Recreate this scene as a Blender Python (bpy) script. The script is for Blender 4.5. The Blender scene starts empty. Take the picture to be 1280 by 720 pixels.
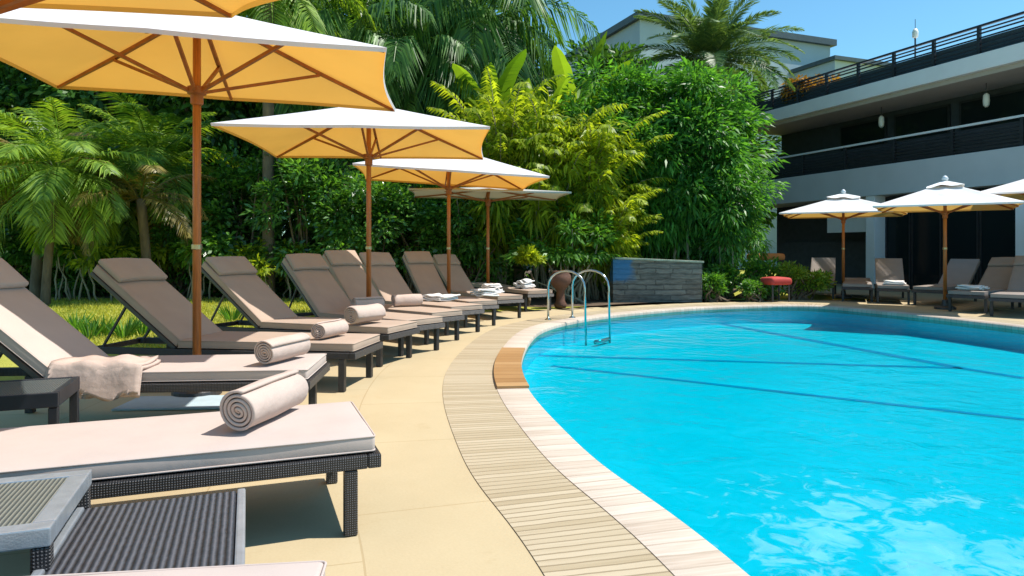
import bpy, bmesh, math, random
import numpy as np
from mathutils import Vector, Matrix, Euler
random.seed(7)
rng = np.random.default_rng(11)
R = math.radians
PI = math.pi
scene = bpy.context.scene
COL = scene.collection

# ------------------------------------------------------------------ camera
HZ, FPX, CH = 312.0, 860.0, 1.05
cam_d = bpy.data.cameras.new("camera")
cam = bpy.data.objects.new("camera", cam_d); COL.objects.link(cam)
cam.location = (0, 0, CH); cam.rotation_euler = (R(90), 0, 0)
cam_d.sensor_width = 36; cam_d.lens = FPX / 1280 * 36
cam_d.shift_y = -(360 - HZ) / 1280
cam_d.clip_start = 0.05; cam_d.clip_end = 2000
scene.camera = cam

def at(px, py, z=0.0):
    """survey point of the photograph at height z"""
    D = FPX * (CH - z) / (py - HZ)
    return ((px - 640) / FPX * D, D)

# ------------------------------------------------------------------ light
SUN_AZ, SUN_EL = R(88), R(60)
sv = Vector((math.sin(SUN_AZ) * math.cos(SUN_EL), math.cos(SUN_AZ) * math.cos(SUN_EL), math.sin(SUN_EL)))
sl = bpy.data.lights.new("sun", 'SUN'); so = bpy.data.objects.new("sun", sl); COL.objects.link(so)
so.rotation_euler = sv.to_track_quat('Z', 'Y').to_euler(); so.location = (20, 5, 30)
sl.energy = 4.6; sl.angle = R(0.5); sl.color = (1.0, 0.95, 0.87)
w = bpy.data.worlds.new("World"); scene.world = w; w.use_nodes = True
nt = w.node_tree; bg = nt.nodes['Background']
sky = nt.nodes.new('ShaderNodeTexSky'); sky.sky_type = 'NISHITA'; sky.sun_disc = False
sky.sun_elevation = SUN_EL; sky.sun_rotation = SUN_AZ
sky.air_density = 1.0; sky.dust_density = 0.3; sky.ozone_density = 2.0
tintn = nt.nodes.new('ShaderNodeMix'); tintn.data_type = 'RGBA'; tintn.blend_type = 'MULTIPLY'; tintn.inputs[0].default_value = 1.0
tintn.inputs[7].default_value = (0.60, 0.97, 1.0, 1)
nt.links.new(sky.outputs[0], tintn.inputs[6]); nt.links.new(tintn.outputs[2], bg.inputs[0]); bg.inputs[1].default_value = 0.14
vs = scene.view_settings
vs.view_transform = 'Standard'; vs.look = 'None'; vs.exposure = 0.40; vs.gamma = 1
cy = scene.cycles
cy.max_bounces = 8; cy.transparent_max_bounces = 12; cy.caustics_reflective = False; cy.caustics_refractive = False
try: cy.use_denoising = True
except Exception: pass

# ------------------------------------------------------------------ materials
MATS = {}
W_Z = -0.045
class NB:
    """small node builder"""
    def __init__(s, name):
        s.m = bpy.data.materials.new(name); s.m.use_nodes = True
        s.t = s.m.node_tree; s.n = s.t.nodes; s.n.clear()
        s.out = s.n.new('ShaderNodeOutputMaterial')
    def node(s, kind, **kw):
        nd = s.n.new('ShaderNode' + kind)
        for k, v in kw.items():
            if k.startswith('i_'):
                nm = k[2:]
                nd.inputs[int(nm) if nm.isdigit() else nm.replace('_', ' ')].default_value = v
            else: setattr(nd, k, v)
        return nd
    def link(s, a, b): s.t.links.new(a, b)
    def ramp(s, fac, stops):
        r = s.n.new('ShaderNodeValToRGB'); e = r.color_ramp.elements
        while len(e) < len(stops): e.new(0.5)
        for q, (p, c) in zip(e, stops): q.position = p; q.color = (*c, 1) if len(c) == 3 else c
        s.link(fac, r.inputs[0]); return r.outputs[0]
    def math(s, op, a, b=None):
        nd = s.n.new('ShaderNodeMath'); nd.operation = op
        for i, v in enumerate((a, b)):
            if v is None: continue
            if hasattr(v, 'links'): s.link(v, nd.inputs[i])
            else: nd.inputs[i].default_value = v
        return nd.outputs[0]
    def mix(s, fac, a, b, blend='MIX'):
        nd = s.n.new('ShaderNodeMix'); nd.data_type = 'RGBA'; nd.blend_type = blend
        for sock, v in ((nd.inputs[0], fac), (nd.inputs[6], a), (nd.inputs[7], b)):
            if hasattr(v, 'links'): s.link(v, sock)
            else: sock.default_value = v if not isinstance(v, tuple) else ((*v, 1) if len(v) == 3 else v)
        return nd.outputs[2]

def mat(name, c, rough=0.6, var=0.12, scale=6.0, bump=0.0, bscale=60.0, metal=0.0, spec=0.5, coords='Object', sc=(1, 1, 1), c2=None, detail=5):
    b = NB(name); p = b.node('BsdfPrincipled', i_Roughness=rough, i_Metallic=metal)
    p.inputs['Specular IOR Level'].default_value = spec
    tc = b.node('TexCoord'); mp = b.node('Mapping'); mp.inputs['Scale'].default_value = sc
    b.link(tc.outputs[coords], mp.inputs[0])
    no = b.node('TexNoise', i_Scale=scale, i_Detail=float(detail), i_Roughness=0.6); b.link(mp.outputs[0], no.inputs['Vector'])
    lo = tuple(x * (1 - var) for x in c) if c2 is None else c2
    hi = tuple(min(1, x * (1 + var)) for x in c)
    b.link(b.ramp(no.outputs[0], [(0.3, lo), (0.7, hi)]), p.inputs['Base Color'])
    if bump:
        n2 = b.node('TexNoise', i_Scale=bscale, i_Detail=4.0); b.link(mp.outputs[0], n2.inputs['Vector'])
        bp = b.node('Bump', i_Strength=bump, i_Distance=0.01); b.link(n2.outputs[0], bp.inputs['Height']); b.link(bp.outputs[0], p.inputs['Normal'])
    b.link(p.outputs[0], b.out.inputs[0]); MATS[name] = b.m; return b.m

def fabric(name, c, weave=900.0, var=0.06, bump=0.25):
    b = NB(name); p = b.node('BsdfPrincipled', i_Roughness=0.9); p.inputs['Specular IOR Level'].default_value = 0.15
    tc = b.node('TexCoord')
    n1 = b.node('TexNoise', i_Scale=5.0, i_Detail=6.0); b.link(tc.outputs['Object'], n1.inputs['Vector'])
    n2 = b.node('TexNoise', i_Scale=weave * 0.3, i_Detail=2.0); b.link(tc.outputs['Object'], n2.inputs['Vector'])
    f = b.math('ADD', b.math('MULTIPLY', n1.outputs[0], 0.65), b.math('MULTIPLY', n2.outputs[0], 0.35))
    b.link(b.ramp(f, [(0.3, tuple(x * (1 - var) for x in c)), (0.7, tuple(min(1, x * (1 + var)) for x in c))]), p.inputs['Base Color'])
    n3 = b.node('TexNoise', i_Scale=7.0, i_Detail=3.0); b.link(tc.outputs['Object'], n3.inputs['Vector'])
    b1 = b.node('Bump', i_Strength=bump, i_Distance=0.03); b.link(n3.outputs[0], b1.inputs['Height'])
    b2 = b.node('Bump', i_Strength=bump * 0.6, i_Distance=0.002); b.link(n2.outputs[0], b2.inputs['Height']); b.link(b1.outputs[0], b2.inputs['Normal'])
    b.link(b2.outputs[0], p.inputs['Normal'])
    b.link(p.outputs[0], b.out.inputs[0]); MATS[name] = b.m; return b.m

def leafmat(name, dark, light, trans=0.35, spec=0.5, rough=0.42, nscale=0.9):
    b = NB(name)
    geo = b.node('NewGeometry'); tc = b.node('TexCoord'); oi = b.node('ObjectInfo')
    no = b.node('TexNoise', i_Scale=nscale, i_Detail=3.0); b.link(geo.outputs['Position'], no.inputs['Vector'])
    f = b.math('ADD', b.math('MULTIPLY', geo.outputs['Random Per Island'], 0.55), b.math('MULTIPLY', no.outputs[0], 0.45))
    mid = tuple((a + c) / 2 * 0.9 for a, c in zip(dark, light))
    col = b.ramp(f, [(0.18, dark), (0.5, mid), (0.8, light)])
    p = b.node('BsdfPrincipled', i_Roughness=rough); p.inputs['Specular IOR Level'].default_value = spec
    b.link(col, p.inputs['Base Color'])
    tr = b.node('BsdfTranslucent')
    tcol = b.mix(1.0, col, (1.6, 1.5, 0.5), 'MULTIPLY'); b.link(tcol, tr.inputs[0])
    mx = b.node('MixShader', i_0=trans); b.link(p.outputs[0], mx.inputs[1]); b.link(tr.outputs[0], mx.inputs[2])
    b.link(mx.outputs[0], b.out.inputs[0]); MATS[name] = b.m; return b.m

fabric('cushion_grey', (0.29, 0.25, 0.225), bump=0.15)
fabric('cushion_taupe', (0.51, 0.425, 0.385), bump=0.12)
fabric('cushion_shaded', (0.44, 0.335, 0.265), bump=0.15)  # darker copy of the taupe cushion, umbrella shade put into its colour
fabric('towel_cream', (0.53, 0.415, 0.36), weave=500, var=0.10, bump=0.55)
fabric('towel_white', (0.80, 0.77, 0.75), weave=500, var=0.08, bump=0.4)
mat('dark_metal', (0.035, 0.036, 0.042), 0.42, 0.25, 12, 0.15, 120, spec=0.6)
mat('grey_metal', (0.42, 0.45, 0.49), 0.38, 0.12, 20, 0.1, 200, metal=0.5)
mat('black_rail', (0.016, 0.018, 0.024), 0.45, 0.3, 9)
mat('wood_orange', (0.40, 0.125, 0.026), 0.42, 0.35, 7.0, 0.15, 60, sc=(9, 9, 0.6), spec=0.5)
mat('wood_rib', (0.30, 0.085, 0.018), 0.5, 0.3, 14.0, 0.1, 60)
mat('brass', (0.5, 0.38, 0.22), 0.35, 0.1, metal=0.9)
mat('chrome', (0.46, 0.52, 0.52), 0.18, 0.06, 8, metal=1.0)
mat('plaster_white', (0.74, 0.76, 0.79), 0.85, 0.05, 1.2, 0.12, 30)
mat('plaster_grey', (0.47, 0.52, 0.56), 0.85, 0.06, 1.0, 0.12, 30)
mat('plaster_taupe', (0.42, 0.38, 0.35), 0.85, 0.07, 1.0, 0.1, 30)
mat('far_wall', (0.40, 0.50, 0.55), 0.85, 0.10, 0.5)
mat('far_wall_light', (0.36, 0.45, 0.49), 0.85, 0.08, 0.5)
mat('roof_edge', (0.05, 0.08, 0.10), 0.6, 0.15)
mat('room_dark', (0.045, 0.055, 0.066), 0.7, 0.2)
mat('terracotta', (0.13, 0.06, 0.038), 0.8, 0.25, 8, 0.3, 40)
mat('red_fabric', (0.50, 0.05, 0.04), 0.8, 0.15, 8)
mat('orange_fabric', (0.55, 0.22, 0.08), 0.8, 0.15, 8)
mat('sign_black', (0.015, 0.015, 0.018), 0.5); mat('sign_red', (0.5, 0.03, 0.04), 0.5); mat('sign_white', (0.7, 0.7, 0.7), 0.6, 0.03)
mat('bark', (0.16, 0.115, 0.075), 0.9, 0.4, 9, 0.8, 40, sc=(1, 1, 0.3))
mat('bark_pale', (0.33, 0.29, 0.20), 0.85, 0.35, 9, 0.6, 40, sc=(1, 1, 0.35))
mat('soil', (0.115, 0.075, 0.045), 0.95, 0.4, 3, 0.9, 25)
mat('slab_blue', (0.42, 0.52, 0.56), 0.8, 0.1, 6, 0.2, 80)
mat('lamp_white', (0.78, 0.76, 0.70), 0.5, 0.04)
mat('cap_moss', (0.36, 0.40, 0.30), 0.85, 0.3, 6, 0.4, 30)
mat('pool_blue_paint', (0.05, 0.20, 0.42), 0.5, 0.25, 5, 0.2, 30)
mat('white_frame', (0.66, 0.70, 0.74), 0.4, 0.05)

leafmat('leaf_deep', (0.020, 0.065, 0.018), (0.115, 0.28, 0.05), 0.38)
leafmat('leaf_gloss', (0.026, 0.085, 0.020), (0.17, 0.40, 0.06), 0.40, spec=0.9, rough=0.30)
leafmat('leaf_mid', (0.035, 0.12, 0.018), (0.18, 0.42, 0.055), 0.42)
leafmat('leaf_bamboo', (0.026, 0.11, 0.025), (0.16, 0.43, 0.065), 0.45, nscale=1.3)
leafmat('leaf_lime', (0.085, 0.16, 0.012), (0.50, 0.60, 0.045), 0.5, spec=0.3)
leafmat('leaf_banana', (0.09, 0.20, 0.015), (0.26, 0.42, 0.04), 0.5, spec=0.6)
leafmat('leaf_palm', (0.030, 0.10, 0.024), (0.16, 0.33, 0.065), 0.40, spec=0.4, rough=0.42)
leafmat('leaf_palm_bright', (0.07, 0.17, 0.02), (0.36, 0.52, 0.07), 0.45, spec=0.4)
leafmat('leaf_date', (0.06, 0.13, 0.055), (0.20, 0.31, 0.11), 0.35, spec=0.3)
leafmat('leaf_orange', (0.16, 0.10, 0.02), (0.55, 0.28, 0.03), 0.35)
leafmat('leaf_dry', (0.11, 0.085, 0.02), (0.34, 0.27, 0.07), 0.3)
leafmat('grass_blade', (0.26, 0.31, 0.035), (0.60, 0.58, 0.10), 0.4, rough=0.6, nscale=0.5)
leafmat('flower_orange', (0.5, 0.10, 0.02), (0.7, 0.35, 0.05), 0.3)

def canopy_material(name, top, inside, through, fac):
    b = NB(name)
    tc = b.node('TexCoord')
    no = b.node('TexNoise', i_Scale=2.2, i_Detail=4.0); b.link(tc.outputs['Object'], no.inputs['Vector'])
    c1 = b.ramp(no.outputs[0], [(0.3, tuple(x * 0.95 for x in top)), (0.7, top)])
    c2 = b.ramp(no.outputs[0], [(0.3, tuple(x * 0.88 for x in through)), (0.7, through)])
    n2 = b.node('TexNoise', i_Scale=350.0, i_Detail=1.0); b.link(tc.outputs['Object'], n2.inputs['Vector'])
    n3 = b.node('TexNoise', i_Scale=3.0, i_Detail=2.0); b.link(tc.outputs['Object'], n3.inputs['Vector'])
    b1 = b.node('Bump', i_Strength=0.5, i_Distance=0.06); b.link(n3.outputs[0], b1.inputs['Height'])
    b2 = b.node('Bump', i_Strength=0.15, i_Distance=0.002); b.link(n2.outputs[0], b2.inputs['Height']); b.link(b1.outputs[0], b2.inputs['Normal'])
    d = b.node('BsdfDiffuse'); t = b.node('BsdfTranslucent')
    geo = b.node('NewGeometry')
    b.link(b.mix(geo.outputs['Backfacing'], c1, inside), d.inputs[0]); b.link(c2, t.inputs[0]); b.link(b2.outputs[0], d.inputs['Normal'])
    mx = b.node('MixShader', i_0=fac); b.link(d.outputs[0], mx.inputs[1]); b.link(t.outputs[0], mx.inputs[2])
    b.link(mx.outputs[0], b.out.inputs[0]); MATS[name] = b.m
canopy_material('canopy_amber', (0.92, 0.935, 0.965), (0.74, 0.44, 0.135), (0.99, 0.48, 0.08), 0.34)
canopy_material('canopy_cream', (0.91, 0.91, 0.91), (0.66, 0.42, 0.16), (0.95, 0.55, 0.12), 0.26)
canopy_material('canopy_white', (0.88, 0.87, 0.85), (0.8, 0.78, 0.74), (0.6, 0.6, 0.55), 0.05)
canopy_material('canopy_shaded', (0.50, 0.49, 0.45), (0.35, 0.32, 0.24), (0.5, 0.42, 0.25), 0.15)  # grey puts the tree shade on the far canopy into its colour

def wicker_material():
    b = NB('wicker'); p = b.node('BsdfPrincipled', i_Roughness=0.45); p.inputs['Specular IOR Level'].default_value = 0.6
    tc = b.node('TexCoord')
    w1 = b.node('TexWave', i_Scale=38.0, i_Distortion=1.2, i_Detail=1.0); w1.bands_direction = 'X'
    w2 = b.node('TexWave', i_Scale=38.0, i_Distortion=1.2, i_Detail=1.0); w2.bands_direction = 'Z'
    b.link(tc.outputs['Object'], w1.inputs['Vector']); b.link(tc.outputs['Object'], w2.inputs['Vector'])
    f = b.math('MULTIPLY', w1.outputs['Fac'], w2.outputs['Fac'])
    b.link(b.ramp(f, [(0.0, (0.010, 0.010, 0.012)), (0.6, (0.055, 0.052, 0.055)), (1.0, (0.12, 0.11, 0.11))]), p.inputs['Base Color'])
    bp = b.node('Bump', i_Strength=0.8, i_Distance=0.004); b.link(f, bp.inputs['Height']); b.link(bp.outputs[0], p.inputs['Normal'])
    b.link(p.outputs[0], b.out.inputs[0]); MATS['wicker'] = b.m
wicker_material()

def ribbed_material(name, dark, light, scale, distort=0.6, direction='X'):
    b = NB(name); p = b.node('BsdfPrincipled', i_Roughness=0.42); p.inputs['Specular IOR Level'].default_value = 0.6
    tc = b.node('TexCoord')
    w1 = b.node('TexWave', i_Scale=scale, i_Distortion=distort, i_Detail=2.0); w1.inputs['Detail Scale'].default_value = 2.0
    w1.bands_direction = direction; b.link(tc.outputs['Object'], w1.inputs['Vector'])
    no = b.node('TexNoise', i_Scale=40.0, i_Detail=4.0); b.link(tc.outputs['Object'], no.inputs['Vector'])
    f = b.math('ADD', b.math('MULTIPLY', w1.outputs['Fac'], 0.75), b.math('MULTIPLY', no.outputs[0], 0.3))
    b.link(b.ramp(f, [(0.15, dark), (0.9, light)]), p.inputs['Base Color'])
    bp = b.node('Bump', i_Strength=0.9, i_Distance=0.006); b.link(f, bp.inputs['Height']); b.link(bp.outputs[0], p.inputs['Normal'])
    b.link(p.outputs[0], b.out.inputs[0]); MATS[name] = b.m
ribbed_material('woven_dark', (0.012, 0.013, 0.017), (0.11, 0.115, 0.135), 17.0)
ribbed_material('mesh_grey', (0.10, 0.105, 0.09), (0.24, 0.24, 0.20), 26.0, 0.3)
ribbed_material('mesh_slate', (0.035, 0.045, 0.045), (0.10, 0.12, 0.12), 26.0, 0.3)

def plank_material(name, stops, spacing, groove, gdark, fine=0.25, warp=0.0, wnw=0.45):
    """planks across a band: UV.x runs along the band in metres, UV.y across it"""
    b = NB(name); p = b.node('BsdfPrincipled', i_Roughness=0.75); p.inputs['Specular IOR Level'].default_value = 0.3
    uv = b.node('UVMap'); uv.uv_map = 'UVMap'; sp = b.node('SeparateXYZ'); b.link(uv.outputs[0], sp.inputs[0])
    x = sp.outputs[0]
    if warp:
        nw = b.node('TexNoise', i_Scale=6.0, i_Detail=3.0); b.link(uv.outputs[0], nw.inputs['Vector'])
        x = b.math('ADD', x, b.math('MULTIPLY', nw.outputs[0], warp))
    q = b.math('DIVIDE', x, spacing)
    cell = b.math('FLOOR', q); fr = b.math('FRACT', q)
    wn = b.node('TexWhiteNoise'); wn.noise_dimensions = '1D'; b.link(cell, wn.inputs['W'])
    mp = b.node('Mapping'); mp.inputs['Scale'].default_value = (60, 3, 1); b.link(uv.outputs[0], mp.inputs[0])
    ns = b.node('TexNoise', i_Scale=1.0, i_Detail=5.0); b.link(mp.outputs[0], ns.inputs['Vector'])
    n2 = b.node('TexNoise', i_Scale=1.6, i_Detail=4.0); b.link(uv.outputs[0], n2.inputs['Vector'])
    f = b.math('ADD', b.math('ADD', b.math('MULTIPLY', wn.outputs[0], wnw), b.math('MULTIPLY', ns.outputs[0], fine)), b.math('MULTIPLY', n2.outputs[0], 0.3))
    col = b.ramp(f, stops)
    d = b.math('ABSOLUTE', b.math('SUBTRACT', fr, 0.5))
    rg = b.math('GREATER_THAN', d, 0.5 - groove / 2)
    gs = b.math('MULTIPLY', rg, b.math('ADD', 0.35, b.math('MULTIPLY', n2.outputs[0], 0.8)))
    col = b.mix(gs, col, gdark)
    b.link(col, p.inputs['Base Color'])
    h = b.math('SUBTRACT', b.math('MULTIPLY', ns.outputs[0], 0.25), rg)
    bp = b.node('Bump', i_Strength=0.5, i_Distance=0.004); b.link(h, bp.inputs['Height']); b.link(bp.outputs[0], p.inputs['Normal'])
    b.link(p.outputs[0], b.out.inputs[0]); MATS[name] = b.m
plank_material('coping_light', [(0.25, (0.34, 0.26, 0.19)), (0.5, (0.475, 0.385, 0.305)), (0.8, (0.60, 0.51, 0.43))], 0.098, 0.10, (0.36, 0.28, 0.21), 0.75, 0.02, 0.2)
plank_material('coping_tan', [(0.2, (0.33, 0.255, 0.155)), (0.5, (0.42, 0.335, 0.215)), (0.85, (0.51, 0.42, 0.29))], 0.046, 0.20, (0.23, 0.17, 0.10), 0.60, 0.014)
plank_material('wood_plank', [(0.2, (0.27, 0.135, 0.045)), (0.5, (0.37, 0.20, 0.075)), (0.85, (0.48, 0.29, 0.13))], 0.16, 0.06, (0.16, 0.07, 0.02), 0.4)

def deck_material():
    b = NB('deck_stone'); p = b.node('BsdfPrincipled', i_Roughness=0.8); p.inputs['Specular IOR Level'].default_value = 0.25
    uv = b.node('UVMap'); uv.uv_map = 'UVMap'
    br = b.node('TexBrick', i_Scale=1.0); br.inputs['Mortar Size'].default_value = 0.004; br.inputs['Brick Width'].default_value = 0.9; br.inputs['Row Height'].default_value = 0.6
    br.inputs['Color1'].default_value = (0.0, 0, 0, 1); br.inputs['Color2'].default_value = (1, 1, 1, 1); br.inputs['Mortar'].default_value = (.5, .5, .5, 1)
    b.link(uv.outputs[0], br.inputs['Vector'])
    n1 = b.node('TexNoise', i_Scale=1.3, i_Detail=8.0, i_Roughness=0.65); b.link(uv.outputs[0], n1.inputs['Vector'])
    n2 = b.node('TexNoise', i_Scale=90.0, i_Detail=3.0); b.link(uv.outputs[0], n2.inputs['Vector'])
    f = b.math('ADD', b.math('ADD', b.math('MULTIPLY', n1.outputs[0], 0.6), b.math('MULTIPLY', n2.outputs[0], 0.25)), b.math('MULTIPLY', br.outputs['Color'], 0.12))
    col = b.ramp(f, [(0.25, (0.455, 0.355, 0.21)), (0.5, (0.515, 0.41, 0.25)), (0.8, (0.575, 0.47, 0.30))])
    # stains with a shape of their own
    n3 = b.node('TexNoise', i_Scale=4.0, i_Detail=6.0, i_Roughness=0.7); b.link(uv.outputs[0], n3.inputs['Vector'])
    st = b.ramp(n3.outputs[0], [(0.60, (0, 0, 0)), (0.76, (0.4, 0.4, 0.4))])
    col = b.mix(st, col, (0.40, 0.29, 0.15))
    col = b.mix(b.math('MULTIPLY', br.outputs['Fac'], 0.6), col, (0.38, 0.27, 0.14))
    b.link(col, p.inputs['Base Color'])
    h = b.math('SUBTRACT', b.math('MULTIPLY', n2.outputs[0], 0.3), br.outputs['Fac'])
    bp = b.node('Bump', i_Strength=0.35, i_Distance=0.004); b.link(h, bp.inputs['Height']); b.link(bp.outputs[0], p.inputs['Normal'])
    b.link(p.outputs[0], b.out.inputs[0]); MATS['deck_stone'] = b.m
deck_material()

def lawn_material():
    b = NB('lawn'); p = b.node('BsdfPrincipled', i_Roughness=0.95); p.inputs['Specular IOR Level'].default_value = 0.1
    geo = b.node('NewGeometry')
    n1 = b.node('TexNoise', i_Scale=0.7, i_Detail=8.0, i_Roughness=0.7); b.link(geo.outputs['Position'], n1.inputs['Vector'])
    n2 = b.node('TexNoise', i_Scale=60.0, i_Detail=3.0); b.link(geo.outputs['Position'], n2.inputs['Vector'])
    f = b.math('ADD', b.math('MULTIPLY', n1.outputs[0], 0.6), b.math('MULTIPLY', n2.outputs[0], 0.4))
    b.link(b.ramp(f, [(0.3, (0.24, 0.27, 0.04)), (0.5, (0.42, 0.41, 0.08)), (0.75, (0.52, 0.49, 0.13))]), p.inputs['Base Color'])
    bp = b.node('Bump', i_Strength=1.0, i_Distance=0.02); b.link(n2.outputs[0], bp.inputs['Height']); b.link(bp.outputs[0], p.inputs['Normal'])
    b.link(p.outputs[0], b.out.inputs[0]); MATS['lawn'] = b.m
lawn_material()

def water_material():
    b = NB('pool_water'); geo = b.node('NewGeometry')
    mp = b.node('Mapping'); mp.inputs['Scale'].default_value = (1.0, 1.0, 1.0); b.link(geo.outputs['Position'], mp.inputs[0])
    n1 = b.node('TexNoise', i_Scale=1.6, i_Detail=2.0, i_Roughness=0.5, i_Distortion=0.6); b.link(mp.outputs[0], n1.inputs['Vector'])
    n2 = b.node('TexNoise', i_Scale=7.0, i_Detail=3.0, i_Roughness=0.55, i_Distortion=0.8); b.link(mp.outputs[0], n2.inputs['Vector'])
    h = b.math('ADD', b.math('MULTIPLY', n1.outputs[0], 1.0), b.math('MULTIPLY', n2.outputs[0], 0.22))
    bp = b.node('Bump', i_Strength=1.0, i_Distance=0.06); b.link(h, bp.inputs['Height'])
    fr = b.node('Fresnel', i_IOR=1.33); b.link(bp.outputs[0], fr.inputs['Normal'])
    gl = b.node('BsdfGlossy', i_Roughness=0.04); b.link(bp.outputs[0], gl.inputs['Normal'])
    tr = b.node('BsdfTransparent'); tr.inputs[0].default_value = (0.012, 0.70, 0.78, 1)
    mx = b.node('MixShader'); b.link(b.math('MULTIPLY', fr.outputs[0], 0.38), mx.inputs[0])
    b.link(tr.outputs[0], mx.inputs[1]); b.link(gl.outputs[0], mx.inputs[2])
    # pale patch painted into the water for bright reflections on broken ripples
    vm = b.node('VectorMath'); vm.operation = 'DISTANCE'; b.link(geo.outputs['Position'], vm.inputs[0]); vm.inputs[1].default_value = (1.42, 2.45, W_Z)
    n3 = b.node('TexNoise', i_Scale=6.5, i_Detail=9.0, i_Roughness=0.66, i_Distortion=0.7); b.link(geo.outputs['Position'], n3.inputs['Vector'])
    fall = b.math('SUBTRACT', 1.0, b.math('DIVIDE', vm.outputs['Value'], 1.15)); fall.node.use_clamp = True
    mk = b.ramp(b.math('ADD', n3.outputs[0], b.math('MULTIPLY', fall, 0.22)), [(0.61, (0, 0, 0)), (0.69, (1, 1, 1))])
    glint = b.node('BsdfDiffuse'); glint.inputs[0].default_value = (0.62, 0.86, 0.88, 1)
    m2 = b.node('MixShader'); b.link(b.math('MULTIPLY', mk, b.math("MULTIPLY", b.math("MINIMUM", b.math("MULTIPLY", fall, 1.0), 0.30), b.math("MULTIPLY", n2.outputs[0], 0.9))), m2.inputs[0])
    b.link(mx.outputs[0], m2.inputs[1]); b.link(glint.outputs[0], m2.inputs[2])
    b.link(m2.outputs[0], b.out.inputs[0]); MATS['pool_water'] = b.m
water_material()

def pool_tile(name, c, tile=6.0):
    b = NB(name); p = b.node('BsdfPrincipled', i_Roughness=0.5); geo = b.node('NewGeometry')
    n1 = b.node('TexNoise', i_Scale=0.6, i_Detail=5.0); b.link(geo.outputs['Position'], n1.inputs['Vector'])
    n2 = b.node('TexNoise', i_Scale=14.0, i_Detail=4.0); b.link(geo.outputs['Position'], n2.inputs['Vector'])
    f = b.math('ADD', b.math('MULTIPLY', n1.outputs[0], 0.6), b.math('MULTIPLY', n2.outputs[0], 0.4))
    b.link(b.ramp(f, [(0.3, tuple(x * 0.93 for x in c)), (0.7, tuple(min(1, x * 1.06) for x in c))]), p.inputs['Base Color'])
    b.link(p.outputs[0], b.out.inputs[0]); MATS[name] = b.m
pool_tile('pool_tile', (0.45, 0.80, 0.86))
pool_tile('pool_tile_wall', (0.40, 0.72, 0.84))
pool_tile('pool_lane', (0.05, 0.40, 0.62))

def stone_material():
    b = NB('stacked_stone'); p = b.node('BsdfPrincipled', i_Roughness=0.85)
    tc = b.node('TexCoord'); mp = b.node('Mapping'); mp.inputs['Rotation'].default_value = (R(90), 0, 0); b.link(tc.outputs['Object'], mp.inputs[0])
    nd = b.node('TexNoise', i_Scale=3.5, i_Detail=3.0); b.link(tc.outputs['Object'], nd.inputs['Vector'])
    wv = b.node('VectorMath'); wv.operation = 'MULTIPLY_ADD'; b.link(nd.outputs['Color'], wv.inputs[0]); wv.inputs[1].default_value = (0.16, 0.075, 0.1); b.link(mp.outputs[0], wv.inputs[2])
    br = b.node('TexBrick', i_Scale=1.0); br.inputs['Brick Width'].default_value = 0.62; br.inputs['Row Height'].default_value = 0.105; br.inputs['Mortar Size'].default_value = 0.012; br.squash = 0.6; br.squash_frequency = 3
    br.inputs['Color1'].default_value = (0.065, 0.068, 0.060, 1); br.inputs['Color2'].default_value = (0.31, 0.295, 0.25, 1); br.inputs['Mortar'].default_value = (0.02, 0.02, 0.02, 1)
    b.link(wv.outputs[0], br.inputs['Vector'])
    m2 = b.node('Mapping'); m2.inputs['Scale'].default_value = (2.0, 2.0, 9.0); b.link(tc.outputs['Object'], m2.inputs[0])
    n1 = b.node('TexNoise', i_Scale=2.0, i_Detail=7.0, i_Roughness=0.72); b.link(m2.outputs[0], n1.inputs['Vector'])
    col = b.mix(0.55, br.outputs['Color'], b.ramp(n1.outputs[0], [(0.3, (0.05, 0.052, 0.046)), (0.7, (0.40, 0.385, 0.33))]))
    sp = b.node('SeparateXYZ'); b.link(tc.outputs['Object'], sp.inputs[0])
    ex = b.math('SUBTRACT', 0.62, b.math('ADD', sp.outputs[0], b.math('MULTIPLY', nd.outputs[0], 0.35))); ez = b.math('SUBTRACT', b.math('ADD', sp.outputs[2], b.math('MULTIPLY', n1.outputs[0], 0.3)), 0.52)
    mk = b.math('MULTIPLY', b.math('MULTIPLY', ex, 6.0), b.math('MULTIPLY', ez, 6.0)); mk.node.use_clamp = True
    pos = b.math('MULTIPLY', b.math('GREATER_THAN', ex, 0.0), b.math('GREATER_THAN', ez, 0.0))
    col = b.mix(b.math('MULTIPLY', b.math('MULTIPLY', mk, pos), 0.85), col, (0.04, 0.22, 0.46))
    b.link(col, p.inputs['Base Color'])
    h = b.math('SUBTRACT', n1.outputs[0], b.math('MULTIPLY', br.outputs['Fac'], 1.0))
    bp = b.node('Bump', i_Strength=1.0, i_Distance=0.04); b.link(h, bp.inputs['Height']); b.link(bp.outputs[0], p.inputs['Normal'])
    b.link(p.outputs[0], b.out.inputs[0]); MATS['stacked_stone'] = b.m
stone_material()

def glass_dark():
    b = NB('glass_dark'); p = b.node('BsdfPrincipled', i_Roughness=0.03)
    p.inputs['Base Color'].default_value = (0.012, 0.018, 0.02, 1); p.inputs['Specular IOR Level'].default_value = 0.16
    tc = b.node('TexCoord'); n1 = b.node('TexNoise', i_Scale=0.8); b.link(tc.outputs['Object'], n1.inputs['Vector'])
    bp = b.node('Bump', i_Strength=0.05, i_Distance=0.05); b.link(n1.outputs[0], bp.inputs['Height']); b.link(bp.outputs[0], p.inputs['Normal'])
    b.link(p.outputs[0], b.out.inputs[0]); MATS['glass_dark'] = b.m
glass_dark()

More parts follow.
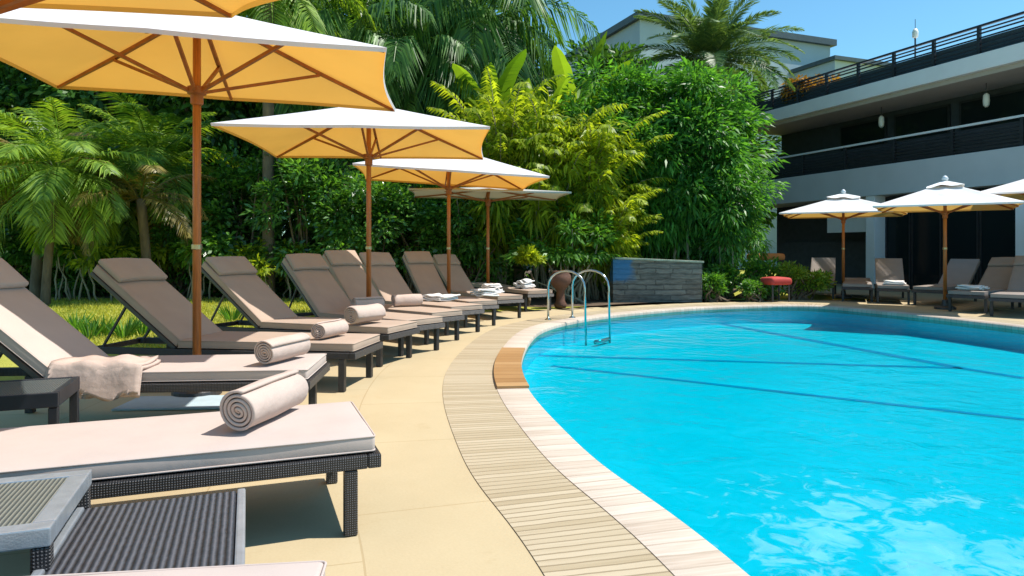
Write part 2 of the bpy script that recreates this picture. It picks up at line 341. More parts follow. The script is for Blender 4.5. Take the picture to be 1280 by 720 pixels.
# ------------------------------------------------------------------ object helpers
def tag(o, label=None, cat=None, group=None, kind=None):
    if label: o['label'] = label
    if cat: o['category'] = cat
    if group: o['group'] = group
    if kind: o['kind'] = kind
    return o
def empty(name, loc=(0, 0, 0), rz=0.0):
    o = bpy.data.objects.new(name, None); COL.objects.link(o); o.location = loc; o.rotation_euler = (0, 0, rz)
    o.empty_display_size = 0.1; return o
def thing(name, label, cat, loc=(0, 0, 0), rz=0.0, group=None): return tag(empty(name, loc, rz), label, cat, group)
def link_mesh(name, me, m, parent=None, loc=None, rot=None, smooth=None):
    if m is not None:
        me.materials.clear(); me.materials.append(MATS[m] if isinstance(m, str) else m)
    if smooth: me.polygons.foreach_set('use_smooth', [True] * len(me.polygons))
    o = bpy.data.objects.new(name, me); COL.objects.link(o)
    if parent: o.parent = parent
    if loc: o.location = loc
    if rot: o.rotation_euler = rot
    return o
def copy_tree(o, parent=None):
    c = o.copy(); COL.objects.link(c); c.parent = parent
    for ch in list(o.children): copy_tree(ch, c)
    return c

class MB:
    """collects geometry for one mesh object"""
    def __init__(s): s.v = []; s.f = []
    def add(s, vs, fs):
        k = len(s.v); s.v.extend(tuple(v) for v in vs); s.f.extend(tuple(i + k for i in f) for f in fs); return s
    def box(s, x0, x1, y0, y1, z0, z1):
        return s.add([(x0, y0, z0), (x1, y0, z0), (x1, y1, z0), (x0, y1, z0), (x0, y0, z1), (x1, y0, z1), (x1, y1, z1), (x0, y1, z1)],
                     [(0, 3, 2, 1), (4, 5, 6, 7), (0, 1, 5, 4), (1, 2, 6, 5), (2, 3, 7, 6), (3, 0, 4, 7)])
    def tube(s, pts, radii, n=8, cap=True):
        pts = [Vector(p) for p in pts]
        if not hasattr(radii, '__len__'): radii = [radii] * len(pts)
        vs = []; prev = None
        for i, p in enumerate(pts):
            t = (pts[min(i + 1, len(pts) - 1)] - pts[max(i - 1, 0)]).normalized()
            if prev is None:
                a = Vector((0, 0, 1)) if abs(t.z) < 0.9 else Vector((1, 0, 0))
                u = t.cross(a).normalized()
            else: u = (prev - t * prev.dot(t)).normalized()
            prev = u; v = t.cross(u)
            for k in range(n):
                an = 2 * PI * (k + 0.5) / n; vs.append(p + (u * math.cos(an) + v * math.sin(an)) * radii[i])
        fs = []
        for i in range(len(pts) - 1):
            for k in range(n):
                a = i * n + k; b = i * n + (k + 1) % n; fs.append((a, b, b + n, a + n))
        if cap: fs.append(tuple(range(n - 1, -1, -1))); fs.append(tuple((len(pts) - 1) * n + k for k in range(n)))
        return s.add(vs, fs)
    def lathe(s, prof, n=24, c=(0, 0)):
        vs = [(c[0] + r * math.cos(2 * PI * k / n), c[1] + r * math.sin(2 * PI * k / n), z) for r, z in prof for k in range(n)]
        fs = [(i * n + k, i * n + (k + 1) % n, (i + 1) * n + (k + 1) % n, (i + 1) * n + k) for i in range(len(prof) - 1) for k in range(n)]
        fs.append(tuple(range(n - 1, -1, -1))); fs.append(tuple((len(prof) - 1) * n + k for k in range(n)))
        return s.add(vs, fs)
    def mesh(s, name, bevel=0.0, seg=2):
        me = bpy.data.meshes.new(name); me.from_pydata(s.v, [], s.f); me.update()
        bm = bmesh.new(); bm.from_mesh(me)
        if bevel:
            bmesh.ops.bevel(bm, geom=[e for e in bm.edges], offset=bevel, segments=seg, profile=0.6, affect='EDGES', clamp_overlap=True)
        bmesh.ops.recalc_face_normals(bm, faces=bm.faces)
        bm.to_mesh(me); bm.free(); return me
    def build(s, name, m, parent=None, loc=None, rot=None, smooth=False, bevel=0.0, seg=2):
        return link_mesh(name, s.mesh(name, bevel, seg), m, parent, loc, rot, smooth)

def np_mesh(name, V, quads):
    me = bpy.data.meshes.new(name); V = np.asarray(V, np.float32); Q = np.asarray(quads, np.int32)
    me.vertices.add(len(V)); me.vertices.foreach_set('co', V.ravel())
    me.loops.add(Q.size); me.loops.foreach_set('vertex_index', Q.ravel())
    me.polygons.add(len(Q)); me.polygons.foreach_set('loop_start', np.arange(0, Q.size, Q.shape[1], dtype=np.int32))
    me.polygons.foreach_set('loop_total', np.full(len(Q), Q.shape[1], np.int32))
    me.update(calc_edges=True); me.validate(); return me

def soft_box(sx, sy, sz, rad=0.014, nx=14, ny=8, puff=0.004, noise=0.0025, seed=0):
    """upholstered slab, x 0..sx, y centred, z 0..sz, rounded and a little uneven"""
    bm = bmesh.new()
    bmesh.ops.create_cube(bm, size=1)
    bmesh.ops.scale(bm, vec=(sx, sy, sz), verts=bm.verts); bmesh.ops.translate(bm, vec=(sx / 2, 0, sz / 2), verts=bm.verts)
    bmesh.ops.bevel(bm, geom=list(bm.edges), offset=rad, segments=3, profile=0.5, affect='EDGES')
    for k in range(1, nx):
        bmesh.ops.bisect_plane(bm, geom=bm.verts[:] + bm.edges[:] + bm.faces[:], plane_co=(sx * k / nx, 0, 0), plane_no=(1, 0, 0))
    for k in range(1, ny):
        bmesh.ops.bisect_plane(bm, geom=bm.verts[:] + bm.edges[:] + bm.faces[:], plane_co=(0, -sy / 2 + sy * k / ny, 0), plane_no=(0, 1, 0))
    rs = random.Random(seed); ph = [rs.uniform(0, 6.28) for _ in range(6)]
    for v in bm.verts:
        a = v.co.x / sx; b2 = v.co.y / sy + 0.5
        edge = max(0, math.sin(PI * min(max(a, 0), 1))) ** 0.4 * max(0, math.sin(PI * min(max(b2, 0), 1))) ** 0.4
        nz = math.sin(v.co.x * 9 + ph[0]) * math.sin(v.co.y * 11 + ph[1]) + 0.6 * math.sin(v.co.x * 21 + v.co.y * 8 + ph[2])
        if v.co.z > sz * 0.5: v.co.z += puff * edge + noise * nz * edge
        v.co.y += noise * 0.7 * math.sin(v.co.x * 7 + ph[3]) * (1 if v.co.y > 0 else -1)
        v.co.x += noise * 0.7 * math.sin(v.co.y * 9 + ph[4])
    bmesh.ops.recalc_face_normals(bm, faces=bm.faces)
    me = bpy.data.meshes.new('soft'); bm.to_mesh(me); bm.free()
    me.polygons.foreach_set('use_smooth', [True] * len(me.polygons)); return me

# ------------------------------------------------------------------ pool outline
px_edge = [(940, 720), (880, 674), (820, 627), (760, 590), (715, 548), (675, 507), (660, 487), (652, 471), (650, 455), (654, 440), (662, 425),
           (677, 412), (707, 403), (760, 394.5), (840, 387), (890, 384), (960, 382), (1022, 382.5), (1085, 388), (1147, 394), (1210, 401), (1280, 409)]
ctrl = [at(x, y, 0) for x, y in px_edge] + [(7.1, 7.3), (7.25, 5), (7.1, 2.2), (6.3, -0.3), (4.6, -1.8), (2.7, -1.8), (1.45, -0.6), (0.98, 0.9)]
def closed_spline(c, step=0.06):
    out = []; n = len(c)
    for i in range(n):
        p0, p1, p2, p3 = (np.array(c[(i + k) % n]) for k in (-1, 0, 1, 2))
        L = np.linalg.norm(p2 - p1); m = max(2, int(L / step))
        d0 = max(np.linalg.norm(p1 - p0), 1e-3) ** .5; d1 = max(L, 1e-3) ** .5; d2 = max(np.linalg.norm(p3 - p2), 1e-3) ** .5
        t1 = ((p1 - p0) / d0 - (p2 - p0) / (d0 + d1) + (p2 - p1) / d1) * d1
        t2 = ((p2 - p1) / d1 - (p3 - p1) / (d1 + d2) + (p3 - p2) / d2) * d1
        for k in range(m):
            t = k / m
            out.append((2 * t**3 - 3 * t**2 + 1) * p1 + (t**3 - 2 * t**2 + t) * t1 + (-2 * t**3 + 3 * t**2) * p2 + (t**3 - t**2) * t2)
    return np.array(out)
P0 = closed_spline(ctrl)
# even spacing and a little smoothing
def resample(P, n):
    Q = np.vstack([P, P[:1]]); s = np.concatenate([[0], np.cumsum(np.linalg.norm(np.diff(Q, axis=0), axis=1))])
    t = np.linspace(0, s[-1], n, endpoint=False)
    return np.stack([np.interp(t, s, Q[:, 0]), np.interp(t, s, Q[:, 1])], 1), s[-1]
P0, LEN = resample(P0, 560)
for _ in range(36): P0 = 0.5 * P0 + 0.25 * (np.roll(P0, 1, 0) + np.roll(P0, -1, 0))
NP = len(P0)
T = np.roll(P0, -1, 0) - np.roll(P0, 1, 0)
for _ in range(12): T = 0.5 * T + 0.25 * (np.roll(T, 1, 0) + np.roll(T, -1, 0))
T /= np.linalg.norm(T, axis=1)[:, None]
area = 0.5 * np.sum(P0[:, 0] * np.roll(P0[:, 1], -1) - np.roll(P0[:, 0], -1) * P0[:, 1])
NRM = np.stack([T[:, 1], -T[:, 0]], 1) * (1 if area > 0 else -1)     # outward
S_ARC = np.arange(NP) * LEN / NP

def ring_mesh(name, offs, z, uvx=True):
    """offs: list of arrays (NP,) of offsets from the edge; z list"""
    V = []; UV = []
    for o, zz in zip(offs, z):
        o = np.broadcast_to(o, (NP,)); P = P0 + NRM * o[:, None]
        V.append(np.column_stack([P, np.full(NP, zz)])); UV.append(np.column_stack([S_ARC, o]))
    V = np.vstack(V); UV = np.vstack(UV); Q = []; QUV = []
    for r in range(len(offs) - 1):
        for i in range(NP):
            j = (i + 1) % NP; q = (r * NP + i, r * NP + j, (r + 1) * NP + j, (r + 1) * NP + i)
            if area > 0: q = q[::-1]
            Q.append(q)
            u = [UV[k].copy() for k in q]
            if j == 0:
                for a, k in zip(u, q):
                    if k % NP == 0: a[0] = LEN
            QUV.append(u)
    me = np_mesh(name, V, Q)
    l = me.uv_layers.new(name='UVMap'); l.data.foreach_set('uv', np.array(QUV, np.float32).ravel())
    return me
def structure(name, me, m, smooth=False): return tag(link_mesh(name, me, m, smooth=smooth), kind='structure')

FL_Z = -0.33
COPE, BAND = 0.235, 0.64
# deck width by where it lies
ang_pts = [((0.77, 2.2), 3.7), ((0.07, 5.6), 3.55), ((0.2, 8.0), 3.3), ((0.76, 9.8), 2.6), ((1.52, 10.9), 1.5), ((2.8, 12.0), 1.0), ((4.8, 12.9), 0.95),
           ((5.7, 12.8), 1.6), ((6.1, 11.7), 6.5), ((6.5, 10.7), 7.5), ((6.93, 9.3), 8), ((7.25, 5), 8), ((4.6, -1.8), 5), ((1.4, -.6), 4.5), ((.98, .9), 4.0)]
idx = [int(np.argmin(np.linalg.norm(P0 - np.array(p), axis=1))) for p, _ in ang_pts]
o_ = np.argsort(idx); ii = np.array(idx)[o_]; vv = np.array([q for _, q in ang_pts])[o_]
DECKW = np.interp(np.arange(NP), np.concatenate([[ii[-1] - NP], ii, [ii[0] + NP]]), np.concatenate([[vv[-1]], vv, [vv[0]]]))
for _ in range(60): DECKW = 0.5 * DECKW + 0.25 * (np.roll(DECKW, 1) + np.roll(DECKW, -1))

structure('pool_coping', ring_mesh('pool_coping', [0.0, -0.012, 0.0, COPE], [-0.10, -0.02, 0.004, 0.004]), 'coping_light')
structure('stone_border', ring_mesh('stone_border', [COPE - 0.01, BAND], [0.001, 0.001]), 'coping_tan')
structure('pool_deck', ring_mesh('pool_deck', [BAND - 0.01, BAND + 0.8, DECKW, DECKW + 0.001], [-0.003, -0.003, -0.003, -0.05]), 'deck_stone')
structure('pool_wall', ring_mesh('pool_wall', [0.02, 0.02], [FL_Z, -0.03]), 'pool_tile_wall')
# ground sheet reaching the horizon, with the pool and deck cut out of it
gc = P0.mean(0)
far_dir = (P0 - gc) / np.linalg.norm(P0 - gc, axis=1)[:, None]
inner = P0 + NRM * (BAND + 0.3)
gv = []
for k, (r) in enumerate((0, 25, 900)):
    Pk = inner if k == 0 else gc + far_dir * r
    gv.append(np.column_stack([Pk, np.full(NP, -0.014)]))
gq = []
for r in range(2):
    for i in range(NP):
        j = (i + 1) % NP; q = (r * NP + i, r * NP + j, (r + 1) * NP + j, (r + 1) * NP + i); gq.append(q[::-1] if area > 0 else q)
structure('ground', np_mesh('ground', np.vstack(gv), gq), 'lawn')
def sheet(name, poly, z, m):
    me = bpy.data.meshes.new(name); me.from_pydata([(x, y, z) for x, y in poly], [], [tuple(range(len(poly)))]); me.update()
    return structure(name, me, m)
sheet('garden_soil', [(-45, 14.5), (-9, 14.4), (-5, 14.2), (-2.4, 13.4), (-0.6, 13.0), (0.6, 12.7), (1.8, 13.0), (3.6, 13.5), (4.6, 13.8), (4.7, 15.5), (9, 25), (9, 60), (-45, 60)], -0.008, 'soil')
pin = P0 - NRM * -0.01
sheet('pool_floor', [tuple(p) for p in (P0 + NRM * 0.02)], FL_Z, 'pool_tile')
# water: a real sheet with gentle swell
def water_mesh():
    bm = bmesh.new(); vs_ = [bm.verts.new((p[0], p[1], W_Z)) for p in P0 + NRM * 0.01]; f = bm.faces.new(vs_); f.normal_update()
    if f.normal.z < 0: f.normal_flip()
    me = bpy.data.meshes.new('pool_water'); bm.to_mesh(me); bm.free(); return me
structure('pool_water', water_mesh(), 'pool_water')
def strip(name, a, b_, wd, z, m):
    a = Vector((*a, 0)); b2 = Vector((*b_, 0)); d = (b2 - a).normalized(); s_ = Vector((-d.y, d.x, 0)) * wd / 2
    return MB().add([(*(a - s_).xy, z), (*(b2 - s_).xy, z), (*(b2 + s_).xy, z), (*(a + s_).xy, z)], [(0, 1, 2, 3)])
lane = MB()
fz = FL_Z + 0.004
for pa, pb, wd in (((669, 444), (1202, 460), .11), ((690, 457), (1280, 524), .085), ((893, 403), (1202, 460), .16), ((1202, 460), (1280, 472.5), .13)):
    s_ = strip('lane', at(*pa, fz), at(*pb, fz), wd, fz, None); lane.add(s_.v, s_.f)
structure('pool_floor_lines', lane.mesh('pool_floor_lines'), 'pool_lane')

# wooden insert of the coping
ia = int(np.argmin(np.linalg.norm(P0 - np.array(at(659, 486)), axis=1))); ib = int(np.argmin(np.linalg.norm(P0 - np.array(at(655, 438)), axis=1)))
step = 1 if ib > ia else -1; ids = list(range(ia, ib + step, step))
def band_piece(name, ids, o0, o1, z0, z1, m):
    V = []; F = []; UV = []
    for k in ids:
        for o, z in ((o0, z0), (o0, z1), (o1, z1), (o1, z0)): V.append((*(P0[k] + NRM[k] * o), z)); UV.append((S_ARC[k], o))
    for a in range(len(ids) - 1):
        for c in range(3): F.append((a * 4 + c, a * 4 + c + 1, a * 4 + 5 + c, a * 4 + 4 + c))
    F.append((0, 1, 2, 3)); F.append(tuple((len(ids) - 1) * 4 + c for c in (3, 2, 1, 0)))
    me = bpy.data.meshes.new(name); me.from_pydata(V, [], F); l = me.uv_layers.new(name='UVMap')
    for lp in me.loops: l.data[lp.index].uv = UV[lp.vertex_index]
    bm = bmesh.new(); bm.from_mesh(me); bmesh.ops.recalc_face_normals(bm, faces=bm.faces); bm.to_mesh(me); bm.free()
    return link_mesh(name, me, m)
tag(band_piece('wooden_cover', ids, -0.01, COPE - 0.002, 0.006, 0.024, 'wood_plank'), 'orange-brown wooden cover set into the pale coping at the pool edge', 'cover')

# ------------------------------------------------------------------ sun loungers
LW, SEAT, BACK = 0.62, 1.42, 0.92
FZ, CT = 0.295, 0.062          # top of frame, cushion thickness
seat_mes = [soft_box(SEAT - 0.01, LW, CT, seed=k) for k in range(3)]
back_mes = [soft_box(BACK, LW - 0.01, CT, seed=k + 5) for k in range(3)]
def pillow_mesh(seed, crease):
    me = soft_box(0.25, LW - 0.02, 0.042, rad=0.016, nx=12, ny=12, puff=0.012, noise=0.003 + crease, seed=seed + 20); return me
pillow_mes = [pillow_mesh(0, 0.0), pillow_mesh(1, 0.007), pillow_mesh(2, 0.003)]
def frame_mesh():
    f = MB(); y = LW / 2
    for s_ in (-1, 1): f.box(0.03, SEAT + BACK * 0.82, s_ * y - 0.02 if s_ < 0 else y - 0.03, -y + 0.03 if s_ < 0 else y + 0.02, FZ - 0.055, FZ - 0.004)
    f.box(-0.02, 0.029, -y - 0.02, y + 0.02, FZ - 0.055, FZ - 0.004)
    f.box(SEAT - 0.03, SEAT + 0.02, -y + 0.032, y - 0.032, FZ - 0.052, FZ - 0.01)
    f.box(SEAT + BACK * 0.82 - 0.04, SEAT + BACK * 0.82 - 0.001, -y + 0.032, y - 0.032, FZ - 0.052, FZ - 0.01)
    return f.mesh('frame', 0.006, 2)
def slats_mesh():
    f = MB(); y = LW / 2 - 0.034; n = 14
    for k in range(n): x = 0.05 + (SEAT - 0.09) * k / n; f.box(x, x + (SEAT - 0.09) / n - .004, -y, y, FZ - 0.035, FZ - 0.003)
    return f.mesh('seat_slats', 0.003, 1)
def back_frame_mesh():
    f = MB(); y = LW / 2
    for s_ in (-1, 1): f.box(0.0, BACK, *sorted((s_ * (y - 0.005), s_ * (y - 0.045))), -0.04, -0.006)
    f.box(BACK - 0.04, BACK, -y + 0.047, y - 0.047, -0.04, -0.006); f.box(0.0, 0.04, -y + 0.047, y - 0.047, -0.04, -0.006)
    n = 8
    for k in range(n): x = 0.06 + (BACK - 0.12) * k / n; f.box(x, x + 0.05, -y + 0.047, y - 0.047, -0.03, -0.012)
    return f.mesh('back_frame', 0.005, 1)
def leg_mesh():
    f = MB(); f.box(-0.024, 0.024, -0.024, 0.024, 0.0, FZ - 0.056); return f.mesh('leg', 0.005, 2)
fr_me, sl_me, bf_me, lg_me = frame_mesh(), slats_mesh(), back_frame_mesh(), leg_mesh()
def piping_mesh(sx, sy):
    f = MB(); r = .012
    for z in (CT - .004, .006):
        pts = []
        for cx, cy_, a0 in ((sx - r, sy / 2 - r, 0), (r, sy / 2 - r, 90), (r, -sy / 2 + r, 180), (sx - r, -sy / 2 + r, 270)):
            for q in (0, 30, 60, 90): a = R(a0 + q); pts.append((cx + r * math.cos(a), cy_ + r * math.sin(a), z))
        pts.append(pts[0]); f.tube(pts, .0035, 6, False)
    return f.mesh('piping')
pip_s, pip_b = piping_mesh(SEAT - .01, LW), piping_mesh(BACK, LW - .01)
loungers = {}
def lounger(key, near, theta, angle, label, group, taupe=True, pillow=0, seed=0, near_is_center=False, ws=1.0):
    th = R(theta); head = Vector((-math.cos(th), -math.sin(th), 0)); wd = Vector((-math.sin(th), math.cos(th), 0))
    c = Vector((near[0], near[1], 0)) + (Vector((0, 0, 0)) if near_is_center else wd * LW * ws / 2)
    t = thing('sun_lounger', label, 'sun lounger', c, PI + th, group); t.scale = (1, ws, 1)
    link_mesh('frame', fr_me, 'wicker', t); link_mesh('seat_slats', sl_me, 'dark_metal', t)
    cm = taupe if isinstance(taupe, str) else 'cushion_taupe' if taupe else 'cushion_shaded'
    sc_ = seat_mes[seed % 3].copy() if seat_mes[seed % 3].materials and seat_mes[seed % 3].materials[0] != MATS[cm] else seat_mes[seed % 3]
    sco = link_mesh('seat_cushion', sc_, cm, t, (0, 0, FZ))
    ps, pb = pip_s.copy(), pip_b.copy(); link_mesh('piping', ps, cm, sco, smooth=True)
    hinge = (SEAT, 0, FZ + 0.01); rot = (0, -R(angle), 0)
    bc = back_mes[seed % 3].copy() if back_mes[seed % 3].materials and back_mes[seed % 3].materials[0] != MATS[cm] else back_mes[seed % 3]
    b = link_mesh('back_cushion', bc, cm, t, hinge, rot); link_mesh('piping', pb, cm, b, smooth=True)
    link_mesh('back_frame', bf_me, 'dark_metal', t, hinge, rot)
    if pillow is not None:
        pm = pillow_mes[pillow]
        if pm.materials and pm.materials[0] != MATS[cm]: pm = pm.copy()
        a = R(angle); ux = Vector((math.cos(a), 0, math.sin(a))); uz = Vector((-math.sin(a), 0, math.cos(a)))
        p = Vector(hinge) + ux * (BACK - 0.235) + uz * (CT + 0.004)
        link_mesh('head_pillow', pm, cm, t, p, (0, -a - R(2), 0))
    for x, s_ in ((0.09, 1), (0.09, -1), (SEAT + 0.45, 1), (SEAT + 0.45, -1)):
        link_mesh('leg', lg_me, 'wicker', t, (x, s_ * (LW / 2 - 0.006), 0))
    a = R(angle)
    if angle > 8:
        for s_ in (-1, 1):
            top = (SEAT + 0.55 * math.cos(a) + 0.04 * math.sin(a), s_ * (LW / 2 - 0.06), FZ + 0.01 + 0.55 * math.sin(a) - 0.04 * math.cos(a))
            MB().tube([top, (SEAT + 0.68, s_ * (LW / 2 - 0.06), FZ - 0.04)], 0.013, 6).build('support_strut', 'dark_metal', t)
    loungers[key] = t; return t
GL = 'sun loungers along the left deck'
lounger('L0', (at(408, 698, .36)[0] + LW * math.sin(R(7)), at(408, 698, .36)[1] - LW * math.cos(R(7))), 7, 38, 'cropped sun lounger cushion nearest the camera below the wicker side table', GL, True, 0, 0)
lounger('L1', at(469, 543, .36), 21, 38, 'near sun lounger with pale cushion carrying the largest rolled towel', GL, True, 0, 1)
lounger('L2', at(384, 461, .36), 5, 41, 'sun lounger with half shaded backrest and crumpled towel beside its seat', GL, True, 0, 2)
lounger('L3', at(442, 429, .36), -8, 39, 'shade-brown sun lounger with wide open backrest left of the first full umbrella pole', GL, False, 2, 0, ws=0.96)
lounger('L4', at(485, 459, 0), -20, 39, 'shade-brown sun lounger whose backrest stands just right of the first umbrella pole', GL, False, 0, 1, ws=0.9)
lounger('L5', (-1.03, 6.74), -38, 41, 'sun lounger with puffed wrinkled pillow, second to the left of the second umbrella pole', GL, False, 1, 2, ws=0.82)
lounger('L6', (-.88, 7.56), -40, 45, 'sun lounger with the tallest backrest just left of the second umbrella pole', GL, False, 0, 0, ws=0.78)
lounger('L7', (-.74, 8.36), -45, 42, 'sun lounger with its backrest behind the second orange umbrella pole', GL, False, 2, 1, ws=0.84)
lounger('L8', (-.58, 9.2), -56, 43, 'sun lounger with steep narrow backrest left of the third umbrella pole', GL, False, 0, 2, ws=0.74)
lounger('L9', (-.215, 10.26), -56, 38, 'sun lounger with pale pillow behind the third umbrella pole', GL, False, 1, 0, ws=0.74)
lounger('L10', (.27, 11.6), -60, 2, 'flat sun lounger at the far end of the row near the steel ladder', GL, False, None, 1, ws=0.8)
GR = 'sun loungers on the far right deck'
def rl(key, p, hd, ang, label, pil=None, seed=0):
    th = math.degrees(math.atan2(-hd[1], -hd[0])); lounger(key, p, th, ang, label, GR, 'cushion_grey', pil, seed, True, .86)
rl('R1', (6.55, 14.66), (.45, .9), 33, 'lounger with tan backrest beside the yellow-green bush, left of the right-hand group', None, 0)
rl('R2', (6.95, 13.85), (.45, .9), 2, 'flat lounger lying under the small white umbrella on the right', None, 1)
rl('R3', (7.36, 13.28), (.45, .9), 33, 'lounger with tan backrest standing before the dark glass doors', None, 2)
rl('R4', (7.76, 12.82), (.75, .66), 33, 'lounger with raised backrest behind the big white umbrella pole', None, 0)
rl('R5', (7.55, 11.45), (.78, .63), 33, 'lounger with folded pillow top right of the big white umbrella pole', 1, 1)
rl('R6', (7.70, 10.62), (.7, .71), 36, 'nearest lounger cut off by the right picture edge', 0, 2)

# ------------------------------------------------------------------ towels
def roll_mesh(rad, length, turns=4.5, seed=0):
    """a towel rolled up: a thick spiral strip swept along x"""
    th = rad / (turns + 0.6); n = 26; tot = int(turns * n); prof_o = []; prof_i = []
    rs = random.Random(seed)
    for k in range(tot + 1):
        a = 2 * PI * k / n; r = th * 0.55 + (rad - th * 0.55) * k / tot
        rr = r * (1 + 0.015 * math.sin(3 * a + seed)); prof_o.append((rr * math.cos(a), rr * math.sin(a)))
        ri = max(r - th * 0.74, 0.002); prof_i.append((ri * math.cos(a), ri * math.sin(a)))
    xs = [0, 0.006, 0.02, length * .25, length * .5, length * .75, length - 0.02, length - 0.006, length]
    V = []; F = []; m = tot + 1
    for q, x in enumerate(xs):
        e = 1 - (0.05 if q in (0, len(xs) - 1) else 0.012 if q in (1, len(xs) - 2) else 0)
        fl = 1 + 0.03 * math.sin(q * 1.7 + seed)
        for k in range(m):
            jx = x + (0.010 * math.sin(k * 0.24 + seed) if q < 2 else 0)
            jy, jz = prof_o[k]; V.append((jx, jy * e * fl, jz * e * fl))
        for k in range(m):
            jx = x + (0.010 * math.sin(k * 0.24 + seed) if q < 2 else 0)
            jy, jz = prof_i[k]; V.append((jx, jy, jz))
    B = 2 * m
    for q in range(len(xs) - 1):
        for k in range(tot):
            F.append((q * B + k, q * B + k + 1, (q + 1) * B + k + 1, (q + 1) * B + k))
            F.append((q * B + m + k + 1, q * B + m + k, (q + 1) * B + m + k, (q + 1) * B + m + k + 1))
        F.append((q * B + m, q * B, (q + 1) * B, (q + 1) * B + m)); F.append((q * B + tot, q * B + m + tot, (q + 1) * B + m + tot, (q + 1) * B + tot))
    for q, fl in ((0, 0), (len(xs) - 1, 1)):
        for k in range(tot):
            f = (q * B + k, q * B + m + k, q * B + m + k + 1, q * B + k + 1); F.append(f[::-1] if fl else f)
    me = bpy.data.meshes.new('towel'); me.from_pydata(V, [], F); me.update()
    bm = bmesh.new(); bm.from_mesh(me); bmesh.ops.recalc_face_normals(bm, faces=bm.faces); bm.to_mesh(me); bm.free()
    me.polygons.foreach_set('use_smooth', [True] * len(me.polygons))
    return me
TOPZ = FZ + CT + 0.008
def rolled(p, d, rad, length, label, m='towel_cream', seed=0, spin=0.0):
    me = roll_mesh(rad, length, 4.6, seed); az = math.atan2(d[1], d[0])
    o = link_mesh('rolled_towel', me, m); o.location = (p[0], p[1], TOPZ + rad * 0.975); o.rotation_euler = (-R(100) + spin, 0, az); o.rotation_mode = 'XYZ'
    return tag(o, label, 'towel', 'rolled towels on the loungers')
rolled((-1.02, 2.56), (.07, .44), .084, .44, 'largest cream rolled towel lying on the nearest full lounger', seed=1)
rolled((-1.46, 4.05), (.10, .36), .078, .40, 'cream rolled towel upright end toward viewer on the half shaded lounger', seed=2, spin=0.7)
rolled((-1.47, 5.22), (.12, .36), .066, .34, 'smallest rolled towel, lying just left of the plump one', seed=3, spin=-0.5)
rolled((-1.46, 6.22), (.2, .33), .090, .38, 'plump rolled towel between the smallest roll and the second umbrella pole', seed=4, spin=1.6)
rolled((-1.75, 7.58), (.25, .22), .080, .36, 'rolled towel half hidden behind the plump roll, left of the second umbrella pole', seed=5, spin=0.3)
rolled((-1.42, 8.22), (.3, .2), .080, .36, 'rolled towel on the lounger just right of the second umbrella pole', seed=6, spin=-1.1)
def folded_towel(p, rz, sx, sy, layers, label, m='towel_white', seed=0, drape=0.0, z=None, amp=0.012):
    V = []; F = []; nx, ny = 18, 12; rs = random.Random(seed); mb = MB()
    for L in range(layers):
        ph = rs.uniform(0, 6); ox, oy = rs.uniform(-.03, .03), rs.uniform(-.02, .02); top = []; bot = []
        for i in range(nx + 1):
            for j in range(ny + 1):
                x = (i / nx - .5) * sx * (1 - .05 * L) + ox; y = (j / ny - .5) * sy * (1 - .04 * L) + oy
                edge = min(i, nx - i) / nx * min(j, ny - j) / ny
                zz = 0.012 + L * 0.024 + amp * (math.sin(x * 17 + ph) * math.sin(y * 13 + ph) + .7 * math.sin(x * 31 + y * 9 + ph)) * .8
                y2 = y + 0.02 * math.sin(x * 9 + ph)
                if drape and y2 < -sy / 2 + drape:
                    q = -sy / 2 + drape - y2; y2 = -sy / 2 + drape - 0.22 * q; zz -= q * 0.95
                top.append((x, y2, zz + 0.018)); bot.append((x, y2 - (0.004 if drape else 0), zz))
        n = (nx + 1) * (ny + 1); vs = top + bot; fs = []
        for i in range(nx):
            for j in range(ny):
                a = i * (ny + 1) + j; b = a + 1; c = a + ny + 2; d = a + ny + 1
                fs.append((a, d, c, b)); fs.append((a + n, b + n, c + n, d + n))
        per = [i * (ny + 1) for i in range(nx)] + [nx * (ny + 1) + j for j in range(ny)] + [i * (ny + 1) + ny for i in range(nx, 0, -1)] + [j for j in range(ny, 0, -1)]
        for a, b in zip(per, per[1:] + per[:1]): fs.append((a, b, b + n, a + n))
        mb.add(vs, fs)
    o = mb.build('folded_towel', m, None, (p[0], p[1], TOPZ - 0.004 if z is None else z), (0, 0, rz), True)
    return tag(o, label, 'towel', 'folded towels on the loungers')
folded_towel((-2.36, 3.93), R(5), .52, .42, 2, 'crumpled cream towel hanging over the near side of the half shaded lounger', 'towel_cream', 3, drape=.16, amp=.016)
folded_towel((-.98, 9.28), R(-40), .42, .36, 3, 'white folded towel just left of the third umbrella pole', seed=4)
folded_towel((-.42, 10.2), R(-50), .34, .30, 4, 'white folded towel stack right of the third umbrella pole', seed=5)
folded_towel((-.33, 11.15), R(-50), .30, .26, 5, 'white bundled towel beside the fourth umbrella pole', seed=6, amp=.02)
folded_towel((.22, 12.15), R(-50), .30, .26, 6, 'white bundled towel on the flat lounger near the ladder', seed=7, amp=.02)
folded_towel((7.85, 11.75), R(40), .42, .36, 3, 'white folded towel at the foot of the lounger right of the big white umbrella pole', seed=8)
folded_towel((7.50, 13.52), R(60), .40, .36, 3, 'white folded towel on the lounger before the glass doors', seed=9)

